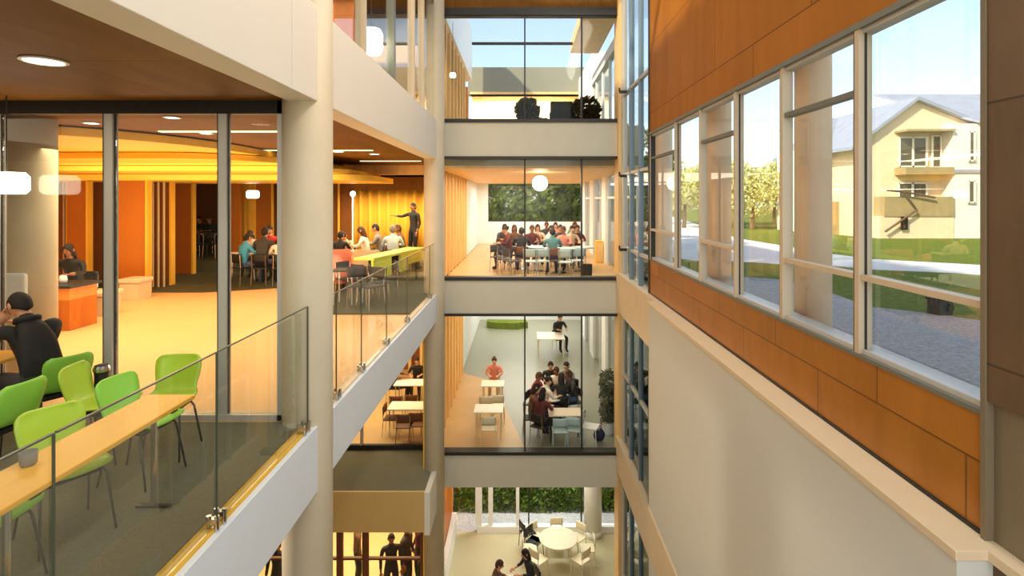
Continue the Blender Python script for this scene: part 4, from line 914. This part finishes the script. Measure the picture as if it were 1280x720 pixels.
# ------------------------------------------------------------------ outside
GZ = .15
def gp(px, py, z=GZ):
    d = (EYE-z)*FPX/(py-VY); return ((px-VX)*d/FPX, d)
S(MB().prism([(2.62, -6), (90, -6), (90, 9.6), (2.62, 9.6)], -.6, GZ).build('ground_lawn', 'grass'), 'green lawn outside the right windows, near part', 'lawn')
S(MB().prism([(3.9, 9.6), (90, 9.6), (90, 120), (3.9, 120)], -.6, GZ).build('ground_lawn', 'grass'), 'green lawn outside stretching to the houses', 'lawn')
S(MB().prism([(-50, 29.5), (3.9, 29.5), (3.9, 120), (-50, 120)], -.6, GZ).build('ground_lawn', 'grass'), 'lawn behind the far dining room', 'lawn')
sbox('wall_right', 'olive', (3.9, 4.1, 9.3, 30, -8.4, GZ), 'retaining wall outside the tall glazed strip', 'wall')
sbox('wall_right', 'olive', (2.5, 4.1, 9.2, 9.35, -8.4, GZ), 'short retaining wall outside the tall glazed strip', 'wall')
up = [gp(x, y) for x, y in ((800, 266), (840, 271), (870, 280), (921, 298), (970, 306), (1027, 316), (1087, 324), (1160, 328), (1232, 332), (1420, 341))]
lo = [gp(x, y) for x, y in ((1420, 358), (1232, 344), (1160, 340), (1087, 337), (1027, 331), (970, 330), (921, 327), (868, 326), (840, 322), (800, 300))]
S(MB().prism(up+lo, GZ, GZ+.012).build('ground_path', 'path'), 'pale curving concrete path across the lawn', 'path')
gv = [(3.95, 9.7), gp(805, 338), gp(845, 341), gp(921, 346), gp(970, 349), gp(1027, 362), gp(1087, 384), gp(1160, 392), gp(1232, 402), gp(1400, 425), (11, 3), (8, -3), (2.62, -3), (2.62, 9.55)]
S(MB().prism(gv, GZ, GZ+.01).build('ground_gravel', 'gravel'), 'grey gravel strip close to the right windows', 'gravel')
for y, lab in ((5.42, 'tan outside column seen through the second window bay, nearest'), (7.99, 'tan outside column seen through the fourth window bay'), (11.1, 'tan outside column seen through the farthest window bay')):
    c = S(MB().lathe([(.165, GZ if y < 9.5 else -8.1), (.165, 9)], (2.82, y, 0), 32).build('column', 'outcolumn'), lab, 'column'); smooth_sides(c)
# utility box on the lawn
ub = empty('utility_box', gp(1175, 393)+(GZ,), .3, 'small dark grey utility box standing on the grass near the gravel', 'utility box')
MB().box(-.16, .16, -.12, .12, 0, .26).build('cabinet', 'c_charcoal', ub, bevel=.02); MB().box(-.18, .18, -.14, .14, .26, .30).build('lid', 'dark', ub, bevel=.01)
dl = MB().lathe([(.07, .11), (.07, .16)], (0, 0, 0), 16).build('dial', 'black', ub); dl.rotation_euler = (PI/2, 0, 0); dl.location = (.05, 0, .14)

# ---- house
HD = 30.0
def hx(px, d=HD): return WX(px, d)
def hz(py, d=HD): return WZ(py, d)
def house():
    h = empty('house', (hx(1150), HD, GZ), 0, 'cream two-storey gabled house with grey roof beyond the lawn at right', 'house')
    ox, oy, oz = h.location
    def B(x0, x1, y0, y1, z0, z1, b=None): return (b or MB()).box(x0-ox, x1-ox, y0-oy, y1-oy, z0-oz, z1-oz)
    ez = hz(166); pz = hz(126)
    xl, xm, xr = hx(1078), hx(1143), hx(1212)
    # gabled main wall
    b = MB(); y0, y1 = HD, HD+9
    pts = [(xl, GZ), (xr, GZ), (xr, hz(154)), (xm, pz), (xl, hz(176))]
    f = [b.bm.verts.new((x-ox, y0-oy, z-oz)) for x, z in pts]; g = [b.bm.verts.new((x-ox, y1-oy, z-oz)) for x, z in pts]
    b._f(f); b._f(g[::-1])
    for i in range(5): b._f([f[i], f[(i+1) % 5], g[(i+1) % 5], g[i]])
    b.build('wall', 'houselight', h)
    def slope(xa, za, xb, zb, ya, yb, t=.18):
        b = MB(); b.hexa([(xa-ox, ya-oy, za-oz), (xb-ox, ya-oy, zb-oz), (xb-ox, yb-oy, zb-oz), (xa-ox, yb-oy, za-oz), (xa-ox, ya-oy, za-oz+t), (xb-ox, ya-oy, zb-oz+t), (xb-ox, yb-oy, zb-oz+t), (xa-ox, yb-oy, za-oz+t)])
        b.build('roof', 'roof', h)
    slope(xm, pz, hx(1060), hz(188), HD-.35, HD+9); slope(xm, pz, xr+.4, hz(157), HD-.35, HD+9)
    # right flat wing with roof plane
    B(hx(1177), hx(1300), HD-.8, HD+8, GZ, hz(157)).build('wall', 'housewhite', h)
    b = MB(); za, zb = hz(157), hz(124)
    b.hexa([(hx(1205)-ox, HD-1-oy, za-oz), (hx(1310)-ox, HD-1-oy, za-oz), (hx(1310)-ox, HD+4-oy, zb-oz+.9), (hx(1150)-ox, HD+4-oy, zb-oz+.9)]+[(hx(1205)-ox, HD-1-oy, za-oz+.12), (hx(1310)-ox, HD-1-oy, za-oz+.12), (hx(1310)-ox, HD+4-oy, zb-oz+1.02), (hx(1150)-ox, HD+4-oy, zb-oz+1.02)])
    b.build('roof', 'roof', h)
    # left wing
    B(hx(1020, 33), hx(1084, 33), 33, 38, GZ, hz(184, 33)).build('wall', 'housewhite', h)
    b = MB(); b.hexa([(x-ox, y-oy, z-oz) for x, y, z in ((hx(1015, 33), 32.6, hz(184, 33)), (hx(1092, 33), 32.6, hz(184, 33)), (hx(1092, 33), 37, hz(150, 33)+.6), (hx(1068, 33), 37, hz(150, 33)+.6), (hx(1015, 33), 32.6, hz(182, 33)), (hx(1092, 33), 32.6, hz(182, 33)), (hx(1092, 33), 37, hz(148, 33)+.6), (hx(1068, 33), 37, hz(148, 33)+.6))])
    b.build('roof', 'roof', h)
    def win(p0, q0, p1, q1, d, mull=1, fr='housewhite'):
        w = B(hx(p0, d), hx(p1, d), d-.06, d-.02, hz(q1, d), hz(q0, d)).build('window', 'housedark', h)
        b = MB()
        for i in range(mull+2):
            x = hx(p0, d)+(hx(p1, d)-hx(p0, d))*i/(mull+1); B(x-.05, x+.05, d-.11, d-.06, hz(q1, d), hz(q0, d), b)
        B(hx(p0, d), hx(p1, d), d-.11, d-.06, hz(q0, d)-.08, hz(q0, d), b); B(hx(p0, d), hx(p1, d), d-.11, d-.06, hz(q1, d), hz(q1, d)+.08, b)
        b.build('window_frame', fr, w)
    win(1123, 171, 1157, 209, HD, 1); win(1164, 169, 1175, 210, HD, 0); win(1122, 228, 1157, 249, HD, 1)
    win(1210, 164, 1217, 202, HD-.8, 0); win(1209, 225, 1217, 254, HD-.8, 0); win(1126, 271, 1132, 287, HD-.9, 0, 'dark')
    win(1028, 190, 1050, 219, 33, 1); win(1028, 231, 1049, 250, 33, 1)
    b = B(hx(1118), hx(1177), HD-.9, HD, hz(219), hz(210)); B(hx(1118), hx(1177), HD-1, HD, hz(166.5), hz(164), b)
    b.build('balcony', 'olive', h)
    B(hx(1177), hx(1300), HD-.88, HD-.8, hz(217), hz(213)).build('string_course', 'roof', h)
    B(hx(1092), hx(1177), HD-.9, HD-.02, hz(270), hz(246)).build('terrace_wall', 'olive', h)
    B(hx(1086), hx(1177), HD-.85, HD-.02, GZ, hz(270)).build('terrace_base', 'houselight', h)
    b = MB().path([(hx(1090)-ox, HD-1.1-oy, hz(288)-oz), (hx(1128)-ox, HD-1.1-oy, hz(262)-oz), (hx(1112)-ox, HD-1.1-oy, hz(240)-oz), (hx(1092)-ox, HD-1.1-oy, hz(238)-oz)], .06, 6)
    b.path([(hx(1112)-ox, HD-1.1-oy, hz(240)-oz), (hx(1150)-ox, HD-1.1-oy, hz(247)-oz)], .05, 6); b.build('outer_stair_rail', 'bark', h)
    B(hx(1020, 33), hx(1080, 33), 32.2, 33, GZ, hz(252, 33)).build('terrace_wall', 'olive', h)
house()
def tree(x, y, h, r, label, m='leaf', seed=1, n=3500, size=.16):
    t = empty('tree', (x, y, GZ), 0, label, 'tree')
    MB().path([(0, 0, 0), (.1, 0, h*.4), (0, .1, h*.75)], [.16, .11, .05], 8).build('trunk', 'bark', t)
    rnd = random.Random(seed)
    v = [(rnd.uniform(-.5, .5)*r, rnd.uniform(-.5, .5)*r, h*rnd.uniform(.35, .85), r*.6, r*.6, r*.5) for _ in range(8)]
    leafy('crown', m, v, n, size, None, None, seed, parent=t)
tree(WX(940, 38), 38, 4.6, 2.2, 'pale yellow-green tree beyond the lawn seen through the third window bay', seed=3)
tree(WX(967, 46), 46, 5.4, 2.0, 'pale tree just right of the third bay tree, farther off', seed=4)
tree(WX(905, 45), 45, 5.0, 2.4, 'pale tree behind the fourth window bay', seed=5)
tree(WX(855, 40), 40, 4.4, 2.2, 'hazy pale tree seen through the fifth window bay', seed=6)
tree(WX(830, 46), 46, 5.6, 2.4, 'hazy pale tree at the left end of the window band', seed=7)
tree(WX(803, 24), 24, 5.4, 1.3, 'leafy tree seen through the tall glazed strip', 'hedge', seed=8, n=3000, size=.12)
tree(WX(1012, 54), 54, 4.6, 2.6, 'distant tree left of the house', seed=9)
leafy('hedge', 'hedge', [(x, 29.6, z, 1.0, .8, .9) for x in (-3, -1.8, -.6, .6, 1.8, 2.8) for z in (.9, 2.2, 3.4)], 14000, .14, 'dense green hedge behind the back window of the far dining room', 'hedge', 11)
leafy('ivy', 'ivy', [(x, 18.6, z, .8, .2, .75) for x in (-1.5, -.4, .7, 1.8, 2.9) for z in (-7.9, -7.2, -6.4, -5.5)], 20000, .06, 'green ivy covering the garden wall behind the round table', 'ivy', 12)
leafy('shrub', 'greyleaf', [(3.45, y, z, .28, .7, .8) for y in (14.8, 16.2, 17.7, 19.2, 21, 23) for z in (.8, 1.9)], 6000, .08, 'grey-green shrubs outside the far dining room side glazing', 'shrub', 13)
leafy('climbing_plant', 'greyleaf', [(3.45, y, z, .28, .7, .8) for y in (14.8, 16.2, 17.7, 19.2, 21) for z in (-3.2, -2.3, -1.5)], 6000, .08, 'grey-green climbing plants outside the lower cafe side glazing', 'climbing plant', 14)
leafy('shrub', 'ivy', [(3.5, y, z, .28, .6, .8) for y in (10.6, 11.8, 13) for z in (-7, -5.4, -2.6, -1.2)], 5000, .08, 'teal-green shrubs seen through the lower tall glazed strip', 'shrub', 15)
# ------------------------------------------------------------------ light
wd = bpy.data.worlds.new('World'); bpy.context.scene.world = wd; wd.use_nodes = True
nt = wd.node_tree; nt.nodes.clear(); o = nt.nodes.new('ShaderNodeOutputWorld'); bg = nt.nodes.new('ShaderNodeBackground')
sk = nt.nodes.new('ShaderNodeTexSky'); sk.sky_type = 'NISHITA'; sk.sun_disc = False; sk.sun_elevation = math.radians(28); sk.sun_rotation = math.radians(250)
sk.air_density = 1.0; sk.dust_density = 1.2; sk.ozone_density = 1.2
hz_ = nt.nodes.new('ShaderNodeMix'); hz_.data_type = 'RGBA'; hz_.inputs[0].default_value = .2; hz_.inputs[7].default_value = (3.2, 3.1, 2.9, 1)
nt.links.new(sk.outputs[0], hz_.inputs[6]); nt.links.new(hz_.outputs[2], bg.inputs[0]); bg.inputs[1].default_value = SKY; nt.links.new(bg.outputs[0], o.inputs[0])
sl = bpy.data.lights.new('sun', 'SUN'); sl.energy = SUN; sl.color = (1, .88, .70); sl.angle = math.radians(2)
so = bpy.data.objects.new('sun', sl); C.objects.link(so)
so.rotation_euler = Vector((-.62, -.50, .60)).to_track_quat('Z', 'Y').to_euler()
WARM, WARMY, NEUT = (1, .82, .58), (1, .80, .50), (1, .93, .82)
D0 = 0
area('study_ceiling_lights', (-5.5, 2.6, 3.08), 5, 70, (1, .86, .62), sy=4)
area('hall_ceiling_lights', (-6.5, 8.5, 2.75), 5, 220, WARMY, sy=4.0)
area('dining_ceiling_lights', (-4.5, 15.9, 2.45), 4, 170, WARMY, sy=2)
area('canopy_bounce_fill', (-6.5, 10.5, .5), 6, 130, WARMY, (PI, 0, 0), sy=4)  # added unseen lamp facing up, imitates floor bounce on the canopy
area('hall_side_light', (-2.6, 9, 2.9), .5, 50, WARM, sy=4)
area('stage_lights', (-4.2, 17.6, 2.4), 3, 60, WARM, sy=.8)
area('panel_wall_washers', (-6.5, 10.6, 2.4), 6, 60, WARMY, (math.radians(70), 0, 0), sy=.6)
area('far_dining_lights', (.2, 18, 2.85), 3.5, 300, (1, .88, .68), sy=7)
area('far_dining_back', (.3, 25, 2.85), 3.5, 160, (1, .96, .9), sy=3)
area('cafe_lights', (.3, 18, -.7), 3.5, 170, (1, .9, .72), sy=7)
area('cafe_back', (.5, 26.5, -.7), 3.5, 200, (1, .97, .92), sy=5)  # lamp added to brighten the wall that stands in for outdoors
area('left_cafe_lights', (-5, 16.5, -.75), 4, 260, WARMY, sy=4)
area('bottom_lights', (0.1, 15.8, -4.95), 3, 70, (1, .92, .75), sy=2.4)
area('ivy_fill', (.8, 18.0, -4.85), 3.6, 200, (1, 1, .95), sy=.6)  # added lamp under the slab, stands in for daylight on the ivy
area('bottom_left_lights', (-5, 15.8, -5.0), 5, 330, (1, .74, .38), sy=3.5)
area('bottom_near_lights', (-5, 8, -.75), 4, 60, WARM, sy=5)
area('top_floor_lights', (-4, 8.5, 6.55), 3, 240, WARM, sy=7)
area('terrace_wall_light', (0, 24.8, 6.4), 4.5, 260, WARM, (math.radians(35), 0, 0), sy=.4)
area('front_fill', (.4, -2.9, 3.2), 4.6, FRONT, (1, .96, .88), (math.radians(90), 0, 0), sy=9)  # added lamp behind the camera, brightens the surfaces facing it
area('upper_right_fill', (2.2, 5, 8.0), .6, SIDE_FILL, (1, .92, .78), (0, math.radians(60), 0), sy=8)  # added out-of-view lamp brightening the left beams, no fixture there
area('lower_room_wall_light', (-4.5, 5.6, -1.0), .3, 60, (1, .92, .78), (0, math.radians(-90), 0), sy=.3)
area('atrium_fill', (.2, 4, 8.9), 2.5, ATR, (1, .95, .86), sy=8)  # added overhead fill for the atrium, stands for no particular lamp
# lamps one can see
def downlight(px, py, z, label, r=.09):
    d = DZ(py, z) if py > VY else (z-EYE)*FPX/(VY-py)
    x = WX(px, d); c = empty('ceiling_light', (x, d, z), 0, label, 'ceiling light')
    MB().lathe([(r, 0), (r+.02, -.004), (r+.02, -.012), (r, -.016)], n=24, caps=False).build('trim_ring', 'alu', c)
    MB().lathe([(r, -.002), (r*.95, -.01), (.001, -.012)], n=24).build('diffuser', 'lamp', c)
downlight(55, 75, 3.12, 'round ceiling light over the near study space', .12)
for i, (px, py) in enumerate(((114, 153), (215, 146), (258, 166), (112, 181))): downlight(px, py, 3.12 if py < 150 else 3.12, ['small ceiling light beside the column behind the glass', 'ceiling light just behind the glass wall head', 'ceiling light by the third aluminium post', 'small ceiling light low by the second post'][i], .08)
downlight(468, 192, 3.12, 'small round ceiling light right of the near round column', .1); downlight(423, 189, 3.12, 'small ceiling light touching the near round column', .1)
for k, (d, x0, x1, lab) in enumerate(((7.9, -5.1, -3.0, 'long slot light in the ceiling, nearest'), (10.9, -5.6, -2.9, 'long slot light in the ceiling, second'), (13.9, -4.0, -2.5, 'long slot light in the ceiling, farthest by the far column'))):
    t = MB().box(x0, x1, d-.05, d+.05, 3.108, 3.12).build('slot_light', 'slot'); tag(t, lab, 'ceiling light')
def pendant(x, y, z, r, h, ceil, label, m='lamp', round=False):
    p = empty('pendant_lamp', (x, y, ceil), 0, label, 'pendant lamp')
    MB().path([(0, 0, 0), (0, 0, z-ceil+h/2)], .006, 6).build('cord', 'dark', p)
    b = MB()
    if round: b.ball((0, 0, z-ceil), r, n=20, m=12)
    else: b.lathe([(.001, h/2), (r*.8, h/2), (r, h*.3), (r, -h*.3), (r*.8, -h/2), (.001, -h/2)], (0, 0, z-ceil), 24)
    b.build('shade', m, p, smooth=True)
pendant(WX(8, 5.2), 5.2, WZ(229, 5.2), .17, .20, 3.12, 'glowing white drum pendant lamp at the far left edge')
pendant(WX(316, 16.2), 16.2, WZ(243, 16.2), .17, .22, 3.12, 'small glowing pendant lamp above the people by the orange panels')
pendant(WX(675, 16), 16, WZ(229, 16), .22, .4, 2.94, 'glowing globe pendant lamp in the far dining room', round=True)
pendant(WX(464, 8.3), 8.3, WZ(52, 8.3), .17, .36, 6.62, 'large glowing lamp on the top floor behind the overhead beam')
pendant(WX(566, 15), 15, WZ(94, 15), .08, .12, 6.9, 'tiny glowing lamp by the terrace wood fins')
pendant(WX(564, 14.6), 14.6, WZ(203, 14.6), .09, .12, 2.94, 'small bright lamp at the top left of the far dining room')
# ------------------------------------------------------------------ camera
cam = bpy.data.cameras.new('camera'); co = bpy.data.objects.new('camera', cam); C.objects.link(co)
co.location = (0, 0, EYE); co.rotation_euler = (PI/2, 0, 0)
cam.sensor_width = 36; cam.lens = 36*FPX/1280; cam.shift_x = -(VX-640)/1280; cam.shift_y = -(360-VY)/1280; cam.clip_start = .05; cam.clip_end = 500
sc = bpy.context.scene; sc.camera = co
sc.view_settings.view_transform = 'Standard'; sc.view_settings.look = 'None'; sc.view_settings.exposure = EXPO; sc.view_settings.gamma = 1; sc.view_settings.use_curve_mapping = False
sc.cycles.use_denoising = True; sc.cycles.max_bounces = 10; sc.cycles.diffuse_bounces = 5; sc.cycles.transparent_max_bounces = 24; sc.cycles.glossy_bounces = 3
sc.cycles.sample_clamp_indirect = 6; sc.cycles.caustics_reflective = False; sc.cycles.caustics_refractive = False
